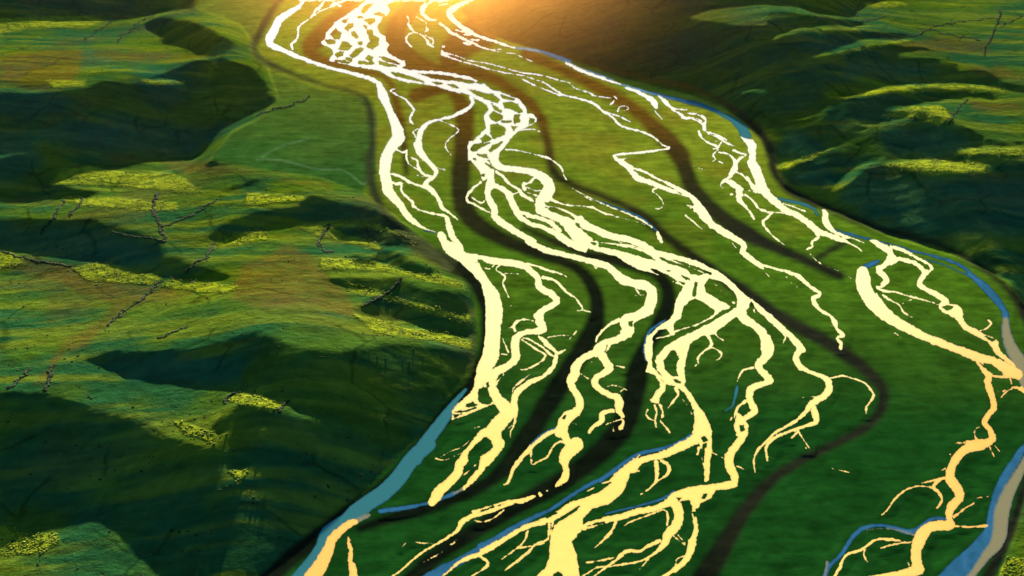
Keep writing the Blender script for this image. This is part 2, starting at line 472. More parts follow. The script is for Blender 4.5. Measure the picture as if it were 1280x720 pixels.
p 900,40 860,120 800,260 720,320 640,340 580,400 585,450 520,530 545,600 580,800 200,800 310,720 360,680 385,620 395,500 400,425 340,415 260,450 150,520 0,600 0,570 130,500 250,430 360,390 450,340 520,290 620,230 720,180 740,160 830,80 900,35
h 510,300 560,265 640,230 660,205 735,195 680,240 590,275
h 405,470 420,410 520,350 560,328 540,352 450,410 415,435
h 365,387 400,368 430,366 380,392
h 400,800 415,710 440,697 460,710 480,800
c 270,465,12 250,520,12 200,570,8 125,620,4
c 390,430,22 385,500,18 370,520,18 310,545,18 250,600,16 140,690,8
c 200,570,8 290,550,10
b 900,28,12 800,92,24 700,162,22 600,215,22 500,278,22 400,345,22 300,390,24 200,448,26 100,505,28 0,550,34
@ 360 560 4.5
t 790,-20,86 700,60,90 620,170,95 540,250,95 450,310,90 380,365,100 330,410,90 230,480,95 190,560,76 130,640,66 60,722,66
n 455,378,22 390,410,28
c 385,415,22 350,425,46 300,460,50 250,510,56 230,560,66 205,620,76 170,680,86 130,730,86
c 338,500,8 345,540,24 355,590,32 350,640,28 365,690,46 370,725,50
c 335,515,4 350,520,12
@ 800 220 6
c 430,230,70 480,300,68 520,350,56 580,390,58 660,440,58 730,480,50 780,520,50 770,570,50 850,630,38 900,670,34 930,700,14
c 900,655,16 1000,690,20 1120,715,20
c 690,500,8 720,540,6
c 340,290,8 400,345,12 480,410,6
c 350,215,7 380,240,14
c 750,140,56 740,170,46 800,240,26 860,330,12
c 615,90,12 605,65,20 640,30,34 700,70,36 740,100,50 745,135,50
c 620,90,6 655,105,5
c 685,135,24 692,137,20
c 790,140,20 850,190,24 890,240,22 960,275,20
c 800,0,20 830,50,22 865,90,22 870,125,20
c 795,80,8 830,60,10
@ 740 160 6
c 160,210,30 220,255,46 290,310,56 340,370,56 430,405,46 520,440,38 620,480,38
c 300,300,20 400,330,24 470,370,26 560,410,28 650,460,34 740,510,40 790,570,54 830,630,70 870,690,66 900,730,60
h 315,320 350,325 400,350 430,375 410,382 360,350
h 455,380 490,395 500,405 475,400
c 620,485,16 690,505,9 720,515,7
c 720,580,8 760,600,14 770,625,20
c 210,240,10 300,215,7
c 480,450,14 455,475,12 500,510,12 535,570,12 510,605,16 480,605,14
c 690,655,5 770,710,8
h 195,225 215,205 300,205 260,222
c 950,250,12 980,262,8
c 755,285,4 880,325,5
@ 700 80 6
c 50,-5,26 140,40,30 220,75,30 300,100,28 380,130,22 450,150,12
b 50,-12,14 140,28,14 260,68,14 400,120,12
b 420,145,12 520,170,16 620,200,22 740,230,24 860,260,26 960,285,28 1060,310,28 1200,365,30
c 480,175,12 560,200,30 640,240,34 700,280,56 720,320,36
c 710,350,8 765,410,10
c 740,240,18 790,285,36 840,330,26 900,340,20 950,345,12
c 840,340,20 910,380,26 930,405,26 1010,405,16 1060,430,22
c 970,375,12 1020,375,18
c 1050,385,12 1070,390,16 1095,420,20 1080,460,30 1085,490,32
c 1040,510,16 1060,550,20 1110,590,22 1170,610,20
c 1100,510,20 1180,535,22 1250,570,20
c 1130,573,5 1180,580,6
c 0,225,18 80,245,20 160,265,20 240,290,24 290,325,28 340,365,26 400,405,24 440,450,22 500,480,20 590,500,20 680,535,22 740,580,16 770,610,20 820,628,20 740,645,20 640,660,22 520,670,22 430,680,24 400,690,20 410,710,16
c 370,370,12 440,390,20 490,415,14 530,435,8
c 0,125,12 70,140,12 110,180,12 180,200,16 240,225,14 260,240,8 380,255,8 
c 410,245,20 425,260,18
c 405,275,12 390,295,14 378,305,10
c 435,352,18 445,322,8 490,315,12 515,335,14 480,350,9
@ 860 120 6
t 0,40,18 60,50,24 150,85,26 240,130,30 330,175,40 380,220,62 410,250,74 432,300,84
c 0,165,14 60,180,14 120,220,26 125,250,30
c 80,265,18 110,320,20 170,360,18 230,380,18
c 150,285,18 240,315,24 280,345,22 350,380,9
c 255,340,14 215,390,14 190,395,14
c 225,400,12 190,440,18 205,475,16 190,487,18
c 230,420,10 310,440,14 350,490,36 350,540,54 320,590,46
c 340,405,18 400,430,22 435,440,18 390,470,26 360,500,26
c 360,570,20 400,590,14 440,620,16 480,670,18 500,700,18
c 310,610,30 270,640,20 248,670,16 265,692,10
c 320,640,36 360,670,26 400,700,40
c 0,130,10 40,130,14 90,150,14 130,180,14
p 395,305 440,315 490,330 515,360 515,480 530,540 570,600 600,680 620,730 520,730 490,620 450,530 455,440 440,380 410,335
@ 920 200 6
c 120,20,78 160,100,78 190,180,74 230,250,68 290,310,58 370,375,52 450,410,48 540,470,52 610,530,58 680,560,48 770,590,46 840,620,24 900,650,14 955,690,6
c 350,325,8 430,350,14 520,385,12
c 650,375,16 672,400,50 670,450,58 700,500,48 750,545,30 820,575,26 880,590,14 960,620,8
c 1010,605,20 1040,615,40 1080,640,54 1130,670,50
c 600,545,30 620,580,24 570,610,24 570,650,24 530,670,14
c 545,680,6 560,710,6 600,730,5
c 0,210,24 20,240,56 40,310,30 90,370,24 140,440,14
c 70,265,20 130,310,20 170,360,22 230,385,22 350,398,14
c 270,395,24 235,430,24 200,470,26 240,530,22 300,590,18 360,635,8
c 0,90,16 50,110,14 100,170,22 130,220,18 150,240,20
c 90,230,8 140,240,10
t 300,285,18 400,308,24 500,330,26 580,365,22 610,410,22
b 640,368,10 700,480,10 760,530,12 830,552,16 910,572,18 1010,600,18
@ 1060 260 5.4545
b 0,170,14 80,195,14 150,215,16 300,250,8 430,290,13 560,322,15 700,362,20 800,412,24 860,480,30 950,570,34 1040,670,36 1080,720,40
t 520,350,7 650,385,7 760,435,7 840,465,7
p 150,220 240,235 300,270 310,310 360,350 330,380 270,400 235,425 270,470 270,520 240,540 210,520 240,490 190,440 185,400 240,370 270,320 235,285 175,250
c 290,262,22 380,290,22 450,330,24 530,370,24 575,410,22 550,435,18
c 340,345,30 430,365,34 490,400,36 525,450,36 490,510,34 540,560,36 600,590,36 650,620,50
b 90,430,30 120,400,40 170,378,34 210,360,20
@ 1040 340 5
c 190,5,84 195,50,96 205,90,106 240,160,106 280,210,98 340,270,86 400,310,74 480,355,62 560,395,54 640,430,54 720,460,54 800,490,54 880,520,60 960,550,70 1040,580,78 1110,620,88 1160,640,70
h 232,-30 262,-20 262,20 250,40 262,80 270,130 246,80 245,20
c 300,0,28 335,30,34 345,60,28 310,90,24 280,95,22 330,120,22 400,125,16 480,152,16 560,170,14 670,205,10
c 320,145,20 370,180,18 420,205,18 440,240,16 470,270,14 500,282,7
c 430,205,6 460,185,6
c 485,177,10 492,174,12
c 590,0,40 560,40,34 545,80,34 600,115,34 670,150,42 710,190,56 690,220,50 770,245,86 800,290,50 830,340,42 900,380,42 960,410,42 1010,440,58 1030,490,46 1070,530,34 1120,570,24 1140,595,20
h 690,220 720,208 755,215 745,232 710,238
h 960,403 1020,425 1000,432
c 978,302,12 990,312,20 990,330,20 960,355,12 925,368,8
b 850,10,30 940,70,34 1010,140,36 1060,210,38 1085,270,42 1088,305,42
n 1085,305,42 1088,360,56 1100,420,66 1130,490,78 1170,560,92 1200,640,100 1230,700,100
b 1060,330,10 1070,420,14 1095,500,12 1130,560,8
c 395,380,10 430,410,6
@ 1080 440 6
c 840,60,16 870,100,28 920,160,56 940,180,56 925,230,58 950,300,56 970,370,50 970,430,52 920,490,48 905,535,48 940,580,48 960,630,48 940,670,56 860,680,56 780,690,56
c 960,180,24 1060,185,24 1120,160,70
c 1100,200,24 1110,250,18
c 1110,265,20 1150,270,24 1200,290,36 1260,330,40
c 1110,275,22 1070,295,16 1030,340,10
c 1060,290,12 1000,300,6
c 880,560,8 835,580,8 835,630,8 845,655,14
c 750,685,16 670,690,9
h 1120,205 1145,200 1155,250 1120,250
h 895,85 950,95 1050,170 960,160 925,130
@ 1100 540 4
b 740,60,30 715,85,36 660,170,46 620,240,52 592,310,56 570,400,60 550,500,66 490,590,90 410,680,120 370,722,120
n 740,120,40 705,190,46 670,250,56 640,310,66 610,400,78 600,500,76 580,560,66 530,620,48 480,690,36 450,725,36
c 555,0,34 560,40,36 500,75,40 440,80,50 400,110,50 365,160,44 350,210,50 355,240,56 390,290,54 395,330,50 360,370,50 345,410,40 350,440,30 345,465,56 270,470,54 220,500,66 190,560,66 180,610,52 185,660,58 190,690,60 120,705,40 40,720,36
c 430,50,14 365,58,6
c 545,70,10 570,120,8
c 575,70,6 597,95,4
c 480,40,5 470,0,5
c 330,180,5 310,190,4
c 350,110,6 355,125,6
c 320,230,20 260,245,10 185,260,6
c 290,245,24 270,275,22 300,310,20 310,345,16 285,380,7
c 270,278,12 220,272,10 180,272,12 120,295,14 70,340,14 45,380,12 10,415,6
c 370,425,16 420,385,14 470,355,11
c 480,330,5 545,322,6
c 360,470,14 440,473,10 500,473,14 520,470,22 540,468,4
c 155,550,14 80,560,12 5,580,8
c 100,545,8 0,535,12
c 145,665,7 135,640,4
@ 1000 560 4.5
c 560,520,10 500,512,16 430,515,18 390,540,18 340,575,18 270,595,20 240,630,20 220,680,20 195,722,20
c 365,570,14 360,600,12 380,640,8
n 640,490,10 580,470,7 500,455,5 420,455,4 370,465,3
n 150,655,14 140,722,12
b 140,722,30 155,680,28 180,650,24 240,590,26 290,510,28 350,455,28 430,436,20 520,445,22 600,470,32 660,460,34 740,400,22 820,400,16
"""
from mathutils import Vector
# ---------------------------------------------------------------- read the traced map
STEP = 2 / 3
WF = {k: Field(-60, -80, 1400, 840, STEP) for k in 'cbtn'}
ox = oy = 0; sc_ = 1; wide, cut, thin = [], [], []
for line in MAP.strip().splitlines():
    tok = line.split()
    if tok[0] == '@':
        ox, oy, sc_ = float(tok[1]), float(tok[2]), float(tok[3]); continue
    v = [tuple(map(float, q.split(','))) for q in tok[1:]]
    if tok[0] in 'cbtn':
        pts = [(ox + x / sc_, oy + y / sc_, max(1.2, w_ / sc_ + (0.35 if w_ / sc_ < 2.6 else 0))) for x, y, w_ in v]
        (wide if np.mean([p[2] for p in pts]) > 4.6 else thin).append((tok[0], pts))
    else:
        (cut if tok[0] == 'h' else wide).append((tok[0], [(ox + x / sc_, oy + y / sc_) for x, y in v]))
for kind, pts in wide + cut + thin:            # broad water first, then the bars in it, then the small streams over the bars
    if kind in 'cbtn': WF[kind].stroke(spline(run_off(pts)))
    else: WF['c'].poly(pts, hole=(kind == 'h'))
WU, WV = np.meshgrid(WF['c'].U, WF['c'].V)
edge_noise = (vnoise(WU / 1.7, WV / 1.7, 5) - 0.5) * 1.3 + (vnoise(WU / 5, WV / 4, 6) - 0.5) * 1.3
sc_c = WF['c'].d + edge_noise * sstep(-0.2, 1.2, 1.6 + 0 * WU) + 0.42
sb = WF['b'].d + edge_noise * 0.7; st_ = WF['t'].d + edge_noise * 0.5; sn = WF['n'].d + edge_noise * 0.7
water = np.minimum(np.minimum(sc_c, sb), np.minimum(st_, sn))
WFIELD = WF['c']

# ---------------------------------------------------------------- water surface: contour of the distance field
def contour_mesh(Fd, d, z):
    H, W = d.shape
    ins = d < 0
    full = ins[:-1, :-1] & ins[1:, :-1] & ins[:-1, 1:] & ins[1:, 1:]
    anyi = ins[:-1, :-1] | ins[1:, :-1] | ins[:-1, 1:] | ins[1:, 1:]
    part = anyi & ~full
    vid = np.full(H * W, -1, np.int64)
    jj, ii = np.nonzero(full)
    # merge nothing: one quad a cell
    quads = np.stack([jj * W + ii, (jj + 1) * W + ii, (jj + 1) * W + ii + 1, jj * W + ii + 1], 1)
    used = set()
    flat = list(quads.ravel()); 
    faces_flat = [quads.ravel()]; sizes = [np.full(len(quads), 4)]
    extra = {}; ex_uv = []
    base = H * W
    pf = []; ps = []
    pj, pi = np.nonzero(part)
    dl = d
    for j, i in zip(pj.tolist(), pi.tolist()):
        cs = ((j, i), (j + 1, i), (j + 1, i + 1), (j, i + 1))
        vals = (dl[j, i], dl[j + 1, i], dl[j + 1, i + 1], dl[j, i + 1])
        poly = []
        for k in range(4):
            a, b = cs[k], cs[(k + 1) & 3]; va, vb = vals[k], vals[(k + 1) & 3]
            if va < 0: poly.append(a[0] * W + a[1])
            if (va < 0) != (vb < 0):
                key = (a, b) if a < b else (b, a)
                e = extra.get(key)
                if e is None:
                    t = va / (va - vb)
                    e = base + len(ex_uv); extra[key] = e
                    ex_uv.append((a[1] + (b[1] - a[1]) * t, a[0] + (b[0] - a[0]) * t))
                poly.append(e)
        if len(poly) >= 3: pf.extend(poly); ps.append(len(poly))
    faces = np.concatenate([quads.ravel(), np.array(pf, np.int64)])
    sizes = np.concatenate([np.full(len(quads), 4), np.array(ps, np.int64)])
    uniq, inv = np.unique(faces, return_inverse=True)
    ex = np.array(ex_uv) if ex_uv else np.zeros((0, 2))
    gx = np.where(uniq < base, uniq % W, 0).astype(float); gy = np.where(uniq < base, uniq // W, 0).astype(float)
    m = uniq >= base
    gx[m] = ex[uniq[m] - base, 0]; gy[m] = ex[uniq[m] - base, 1]
    u = Fd.u0 + gx * Fd.step; v = Fd.v0 + gy * Fd.step
    x, y = ground_xy(u, v, z)
    starts = np.concatenate([[0], np.cumsum(sizes)[:-1]])
    return np.stack([x, y, np.full_like(x, z)], 1), inv, starts, u, v

def nodes(mat):
    mat.use_nodes = True; nt = mat.node_tree; nt.nodes.clear()
    out = nt.nodes.new('ShaderNodeOutputMaterial'); b = nt.nodes.new('ShaderNodeBsdfPrincipled')
    nt.links.new(b.outputs[0], out.inputs[0]); return nt, b
def N(nt, typ, **kw):
    n = nt.nodes.new(typ)
    for k, v in kw.items():
        if k in n.inputs: n.inputs[k].default_value = v
        else: setattr(n, k, v)
    return n

mat_w = bpy.data.materials.new('river_water_glare'); nt, b = nodes(mat_w)
at = N(nt, 'ShaderNodeAttribute', attribute_name='WaterTint')
nt.links.new(at.outputs['Color'], b.inputs['Base Color'])
b.inputs['Roughness'].default_value = 0.5; b.inputs['IOR'].default_value = 1.33; b.inputs['Specular IOR Level'].default_value = 0.0
geo = N(nt, 'ShaderNodeNewGeometry')
no = N(nt, 'ShaderNodeTexNoise', Scale=0.12, Detail=3.0); nt.links.new(geo.outputs['Position'], no.inputs['Vector'])
bp = N(nt, 'ShaderNodeBump', Strength=0.25, Distance=0.5); nt.links.new(no.outputs['Fac'], bp.inputs['Height']); nt.links.new(bp.outputs[0], b.inputs['Normal'])

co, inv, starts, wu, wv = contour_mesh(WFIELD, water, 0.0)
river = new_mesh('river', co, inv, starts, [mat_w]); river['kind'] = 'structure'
def lerp(a, b, t): return a + (b - a) * t[:, None]
def A(*c): return np.array(c, float)
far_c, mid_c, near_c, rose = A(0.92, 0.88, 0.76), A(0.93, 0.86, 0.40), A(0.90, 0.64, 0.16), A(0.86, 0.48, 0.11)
cream = lerp(lerp(np.tile(far_c, (len(wu), 1)), mid_c, sstep(60, 330, wv)), near_c, sstep(330, 600, wv))  # sun and sky reflection painted as water colour: white far off, gold near
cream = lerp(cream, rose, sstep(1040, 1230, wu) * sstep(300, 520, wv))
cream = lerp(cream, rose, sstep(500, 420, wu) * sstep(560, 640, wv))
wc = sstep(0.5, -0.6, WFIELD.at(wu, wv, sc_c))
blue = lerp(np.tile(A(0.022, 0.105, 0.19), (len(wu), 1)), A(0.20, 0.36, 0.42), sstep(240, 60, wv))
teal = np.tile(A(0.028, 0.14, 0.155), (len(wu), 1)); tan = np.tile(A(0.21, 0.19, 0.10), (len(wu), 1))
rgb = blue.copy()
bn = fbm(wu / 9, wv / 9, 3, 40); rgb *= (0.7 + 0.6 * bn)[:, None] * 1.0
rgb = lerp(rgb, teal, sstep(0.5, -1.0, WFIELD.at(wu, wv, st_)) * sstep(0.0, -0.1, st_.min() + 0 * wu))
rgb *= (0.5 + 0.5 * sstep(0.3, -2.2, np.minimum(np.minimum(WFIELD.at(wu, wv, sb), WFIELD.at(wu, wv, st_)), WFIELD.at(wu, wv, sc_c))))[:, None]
rgb = lerp(rgb, tan, sstep(2.0, -3.0, WFIELD.at(wu, wv, sn)))
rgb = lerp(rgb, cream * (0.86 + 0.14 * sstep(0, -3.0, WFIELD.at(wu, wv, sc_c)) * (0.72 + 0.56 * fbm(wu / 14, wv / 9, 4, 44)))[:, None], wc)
set_color(river, 'WaterTint', rgb)

# ---------------------------------------------------------------- ground cover and relief, traced in the same way
def PL(s): return [tuple(map(float, q.split(','))) for q in s.split()]
G0 = dict(u0=-420, v0=-240, u1=1700, v1=1000, step=2.0)
def gfield(polys=(), strokes=(), holes=(), pad=30):
    f = Field(G0['u0'], G0['v0'], G0['u1'], G0['v1'], G0['step'])
    for p in polys: f.poly(p, pad=pad)
    for h in holes: f.poly(h, hole=True, pad=pad)
    for s in strokes: f.stroke(spline(s), pad=pad)
    return f
valley = gfield([PL('250,-240 245,10 300,30 328,70 348,120 330,145 290,165 262,200 300,207 330,212 400,222 452,240 480,262 532,300 560,330 590,358 597,420 594,470 560,508 500,568 440,628 380,675 330,722 260,800 200,1000 1300,1000 1236,800 1250,715 1268,660 1282,620 1295,560 1330,500 1420,440 1290,405 1262,352 1190,318 1105,292 1035,262 985,240 968,205 948,168 905,135 862,119 780,99 700,69 640,54 600,39 575,12 600,-10 640,-240')], pad=80)
bands = gfield(strokes=[[(x, y, w_ * 0.8) for x, y, w_ in PL(s)] for s in (
 '390,-40,22 352,-5,20 326,38,16 318,62,16 338,80,12 400,105,10 455,122,14 466,170,18 462,215,20 478,262,22 515,300,28 555,325,30 588,345,30 604,380,24 608,420,24 600,460,24 585,490,26 545,535,30 490,600,30 430,645,32 370,692,36 320,740,40',
 '455,-20,26 430,15,24 402,42,34 388,66,28 430,84,18 480,96,14 492,118,18 500,150,22 505,185,16 508,215,10',
 '560,-30,30 505,20,34 496,60,46 540,88,34 600,92,26 640,112,24 668,136,22 684,175,22 692,215,20 718,232,18 760,248,18 800,268,22 838,300,26 880,330,24 930,366,28 985,402,28 1040,432,28 1085,465,28 1105,495,24 1090,528,20 1050,552,20 1005,574,22 965,600,24 930,640,30 900,690,36 870,740,40',
 '600,40,60 570,60,50 560,85,36',
 '520,120,30 560,112,20 580,140,36 578,190,36 576,240,34 590,275,30 630,300,24 680,318,24 720,335,26 742,362,30 746,400,34 726,440,36 700,480,38 676,520,38 650,560,36 615,600,26 560,625,22 500,645,22 450,660,18',
 '655,285,10 700,305,14 740,320,20 790,330,24 825,345,26 836,375,34 822,410,34 800,450,34 790,500,40 770,545,40 720,590,38 660,625,30 600,660,28 540,700,30 500,740,30',
 '660,68,26 720,95,24 780,128,26 820,160,30 850,195,32 866,235,30 900,270,28 945,298,26 1000,322,20 1050,345,16',
 '600,25,20 660,50,16 720,74,14 800,96,12 870,112,14 925,142,14 960,180,20 968,215,18 992,242,18 1040,262,16 1100,286,16 1180,308,14 1250,352,16 1285,400,20 1290,460,20 1284,560,10 1275,630,20 1250,690,24 1225,740,24',
 '1010,330,14 1060,300,10', '560,90,20 530,140,0.1')], pad=30)
plain = gfield([PL('250,-240 245,10 300,30 328,70 348,120 330,145 290,165 262,200 300,207 330,212 400,222 452,240 470,215 465,160 460,122 400,112 335,88 312,62 320,30 350,-10 420,-240')])
# hillsides that face away from the sun or lie in a hill's shadow
def T(ox_, oy_, s, txt): return [(ox_ + x / s, oy_ + y / s) for x, y in PL(txt)]
shade = [
 PL('-420,-60 247,-60 243,10 190,18 130,21 60,19 0,21 -420,24'),
 T(0,0,3,'540,100 600,72 700,80 790,105 840,140 870,160 830,215 780,212 700,180 600,165 620,148 560,125'),
 PL('-420,112 0,113 50,117 110,109 125,100 160,103 180,99 235,80 275,72 320,85 335,110 345,128 310,143 275,160 262,186 245,200 200,202 175,199 150,208 110,208 90,215 62,230 100,238 132,243 100,250 0,246 -420,240'),
 PL('-420,276 0,275 70,277 120,277 165,288 200,296 208,318 300,344 235,350 180,340 140,331 100,324 60,319 25,316 0,312 -420,312'),
 PL('255,296 272,281 322,262 372,256 384,240 470,262 500,275 535,296 500,286 450,280 390,278 320,287 280,301'),
 PL('235,232 262,242 330,222 318,232 280,242'),
 T(320,240,3,'280,140 330,115 420,118 520,152 590,195 560,203 450,190 380,168 310,160'),
 T(320,240,3,'320,230 440,245 470,205 560,245 620,268 700,298 640,302 540,287 450,265 370,252'),
 T(320,240,3,'230,315 380,315 480,322 520,312 560,330 640,365 780,372 800,400 800,462 720,457 600,422 500,385 440,370 330,345'),
 T(320,240,3,'360,430 470,385 520,402 640,445 790,482 815,500 812,548 700,527 560,492 450,462'),
 PL('-420,500 60,492 130,516 172,524 210,548 262,562 285,545 262,540 280,520 292,506 320,510 345,500 300,492 250,480 150,472 105,452 140,440 190,441 262,432 320,411 372,432 425,440 500,428 570,436 600,440 610,470 590,500 540,550 480,620 420,660 360,700 340,800 230,800 218,705 200,690 165,652 130,632 60,632 30,650 0,664 -420,680'),
]
lit_in = [
 PL('-40,176 48,179 50,187 0,196 -40,198'), PL('176,100 210,99 236,103 226,107 176,106'), PL('70,124 84,127 100,129 84,132'),
 T(320,480,3,'0,45 60,55 120,80 230,115 320,140 230,135 110,100 0,85'),
 PL('282,580 300,582 308,590 300,605 288,602'),
]
shade_r = [PL('575,-25 575,12 600,40 700,70 780,100 862,120 905,136 948,168 968,205 985,240 1035,262 1105,292 1190,318 1262,352 1290,405 1700,430 1700,-25')]
lit_r = [T(960,0,3,s) for s in (
 '-120,20 0,10 120,25 180,55 330,65 330,45 350,15 440,5 2200,-60 2200,330 960,325 880,310 850,280 770,265 660,275 720,255 650,232 470,227 530,202 640,188 480,182 300,203 170,228 160,220 255,196 340,165 480,150 560,132 300,126 200,126 100,132 0,165 -30,172 60,130 120,107 330,108 380,92 180,75 0,52 -120,40',
 '262,372 400,342 520,325 700,313 800,320 960,350 2200,370 2200,430 960,420 830,350 600,347 400,372 280,387',
 '418,438 540,402 620,390 740,375 960,378 2200,400 2200,560 960,545 870,547 800,532 740,492 680,472 600,462 560,442',
 '65,462 130,432 240,404 190,450 100,464', '300,495 430,463 550,450 510,475 420,490',
 '5,640 60,612 130,603 240,558 380,533 240,577 120,617 42,640 30,685',
 '425,617 560,600 680,594 830,618 820,652 600,657 480,632',
 '700,577 760,560 960,557 2200,560 2200,640 960,600 740,592',
 '240,725 270,680 340,635 430,612 440,622 350,655 290,720')] + [
 PL('856,18 890,6 960,3 960,35 925,34 890,26'), PL('908,107 958,108 960,116 922,117'), PL('655,2 690,0 700,8 680,13 664,10'),
]
lit_low = [PL('1229,800 1240,725 1256,700 1290,682 1700,660 1700,800'), PL('1264,682 1272,662 1290,655 1700,640 1700,660 1290,676'), PL('1275,392 1282,384 1300,395 1290,402'), PL('1276,640 1290,620 1290,655 1278,655')]
sh = gfield(shade, holes=lit_in); shr = gfield(shade_r, holes=lit_r)
dark_d = np.minimum(sh.d, shr.d)
hill_low = gfield(lit_low)

# heights: solve for a surface that climbs where the hills are lit and drops faster than the sunbeams where they are not
SUN_EL, SUN_AZ = math.radians(10.0), math.radians(-2.0)
GX0, GX1, GY0, GY1, GS = -2800.0, 2800.0, 900.0, 5600.0, 9.0
gx = np.arange(GX0, GX1, GS); gy = np.arange(GY0, GY1, GS)
XX, YY = np.meshgrid(gx, gy)
wob_u = (fbm(XX / 60, YY / 60, 3, 60) - 0.5) * 7; wob_v = (fbm(XX / 60, YY / 60, 3, 61) - 0.5) * 3
def masks(Hcur):
    PU, PV = to_uv(XX, YY, Hcur)
    def S(fd, arr=None): return fd.at(np.clip(PU + wob_u, G0['u0'] + 2, G0['u1'] - 4), np.clip(PV + wob_v, G0['v0'] + 2, G0['v1'] - 4), arr)
    return sstep(2.0, -2.0, S(sh, dark_d)) * (YY < 4700), sstep(3.0, -1.0, S(valley))
dk, val = masks(0.0)
val0 = val > 0.5
SX, SY = math.sin(SUN_AZ), math.cos(SUN_AZ)
lon = vnoise(XX / 420, YY / 300, 70) - 0.5
# slope along the sunbeam (towards the sun is +): a lit slope falls towards the sun, a dark one rises towards it
def Ds(h):
    gx1 = (h[:-1, 1:] - h[:-1, :-1] + h[1:, 1:] - h[1:, :-1]) * 0.5; gy1 = (h[1:, :-1] - h[:-1, :-1] + h[1:, 1:] - h[:-1, 1:]) * 0.5
    return SX * gx1 + SY * gy1
def DsT(g):
    r = np.zeros_like(XX); a = 0.5 * SX * g; c = 0.5 * SY * g
    r[:-1, 1:] += a - c; r[:-1, :-1] += -a - c; r[1:, 1:] += a + c; r[1:, :-1] += -a + c
    return r
TE = math.tan(SUN_EL); lonc = lon[1:, 1:]; lam = 0.04; Hh = np.zeros_like(XX); first = True
def setup():
    global dkc, lo, hi, wgt, mu
    dkc = (dk[1:, 1:] + dk[:-1, :-1]) / 2; vlc = np.maximum(val0[1:, 1:], val0[:-1, :-1])
    lo = np.where(dkc > 0.5, TE * 1.2, -0.20) * GS; hi = np.where(dkc > 0.5, TE * 2.0, -0.02) * GS
    wgt = np.where(vlc > 0.5, 0.0, np.where(dkc > 0.5, 2.5, 1.2))
    mu = np.where(val0, 1.0, (GS / 3500.0) ** 2)
setup(); tgt = (np.where(dkc > 0.5, TE * 1.4, -0.10 + 0.06 * lonc)) * GS
def Aop(h):
    r = mu * h + DsT(wgt * Ds(h))
    d = lam * (h[1:] - h[:-1]); r[1:] += d; r[:-1] -= d
    d = lam * (h[:, 1:] - h[:, :-1]); r[:, 1:] += d; r[:, :-1] -= d
    return r
for rnd in range(7):
    M = 1 / (mu + 4 * lam + 1.0)
    r = DsT(wgt * tgt) - Aop(Hh); zc = M * r; p = zc.copy(); rz = (r * zc).sum()
    for it in range(120 if rnd else 260):
        Ap = Aop(p); al = rz / (p * Ap).sum(); Hh += al * p; r -= al * Ap
        zc = M * r; rz2 = (r * zc).sum(); p = zc + (rz2 / rz) * p; rz = rz2
        if rz < 1e-3: break
    if rnd < 5: dk, _v = masks(np.clip(Hh, -150, 420)); setup()
    tgt = np.clip(Ds(Hh), lo, hi)
print('heights', Hh.min(), Hh.max(), 'dark ok', ((Ds(Hh) > TE * GS) & (dkc > .5)).sum() / (dkc > .5).sum())
# the hills keep low enough at the valley's side for the sun to reach the plain
cap = np.zeros_like(XX); stepd = GS / math.cos(SUN_AZ)
for j in range(1, len(gy)):
    c = np.interp(gx - math.tan(SUN_AZ) * GS, gx, cap[j - 1]) + TE * 1.16 * stepd
    cap[j] = np.where(val0[j], 0.0, np.minimum(c, 900))
Hc = np.maximum(np.minimum(Hh, cap + 2), -150)
if 'DBG' in globals(): print('capped', (Hc < Hh).mean(), Hc.max())
Hh = Hc
# smooth the foot of the hills into the flat
def blur(a, n):
    for _ in range(n):
        a = np.pad(a, 1, mode='edge'); a = (a[:-2, 1:-1] + a[2:, 1:-1] + a[1:-1, :-2] + a[1:-1, 2:] + 4 * a[1:-1, 1:-1]) / 8
    return a
Hh = blur(Hh, 1)
HF = Field(GX0, GY0, GX1, GY1, GS); HF.d = Hh[:len(HF.V), :len(HF.U)]

us = np.concatenate([np.arange(-2600, -400, 40), np.arange(-400, -40, 6), np.arange(-40, 1330, 1.8), np.arange(1330, 1700, 6), np.arange(1700, 3900, 40)])
vs = np.concatenate([-434.6 + np.array([29.6, 32, 35, 38, 41, 45, 70, 100, 130, 160, 190, 220, 250, 280, 310]), np.arange(-118, -30, 4), np.arange(-30, 750, 1.5), np.arange(750, 1000, 6), np.arange(1000, 1700, 40), [1800, 2200, 3000, 4500, 9000, 30000]])
GU, GV = np.meshgrid(us, vs)
z = np.zeros_like(GU); fade_y = lambda x, y: sstep(5500, 4700, y) * sstep(920, 1050, y) * sstep(2750, 2200, np.abs(x))
for it in range(24):
    bx, by = ground_xy(GU, GV, z)
    z = 0.5 * z + 0.5 * HF.at(bx, by) * fade_y(bx, by)
h = z
out_fade = fade_y(bx, by)
hill_n = 1 - sstep(6, -6, valley.at(GU, GV))
tex = (fbm(bx / 160, by / 130, 4, 80) - 0.5) * 7 + (fbm(bx / 38, by / 26, 3, 90) - 0.5) * 2.4
dkm = sstep(3, -3, np.minimum(sh.at(GU, GV), shr.at(GU, GV)))
h = h + tex * (1 - 0.6 * dkm) * hill_n * sstep(1, 14, valley.at(GU, GV)) * out_fade
h = h + (1 - out_fade) * (fbm(bx / 900, by / 900, 4, 99) - 0.4) * 120 * (1 - sstep(20, -20, valley.at(GU, GV)))
wd = np.where((GU > -58) & (GU < 1396) & (GV > -78) & (GV < 836), WFIELD.at(GU, GV, water), 60.0)
bd = bands.at(GU, GV)
bank = sstep(5, -7, bd)
flat = sstep(6, -2, valley.at(GU, GV))
h = np.where(flat > 0.99, 0, h) - flat * (0.10 + 1.5 * fbm(bx / 40, by / 40, 3, 30) * sstep(2, 14, wd) + 0.5 * bank * sstep(4, 22, wd))
h = np.where((wd < 3) & (h > -0.10), -0.10, h)
gx_, gy_ = ground_xy(GU, GV, h)
hz = h
nu, nv = len(us), len(vs)
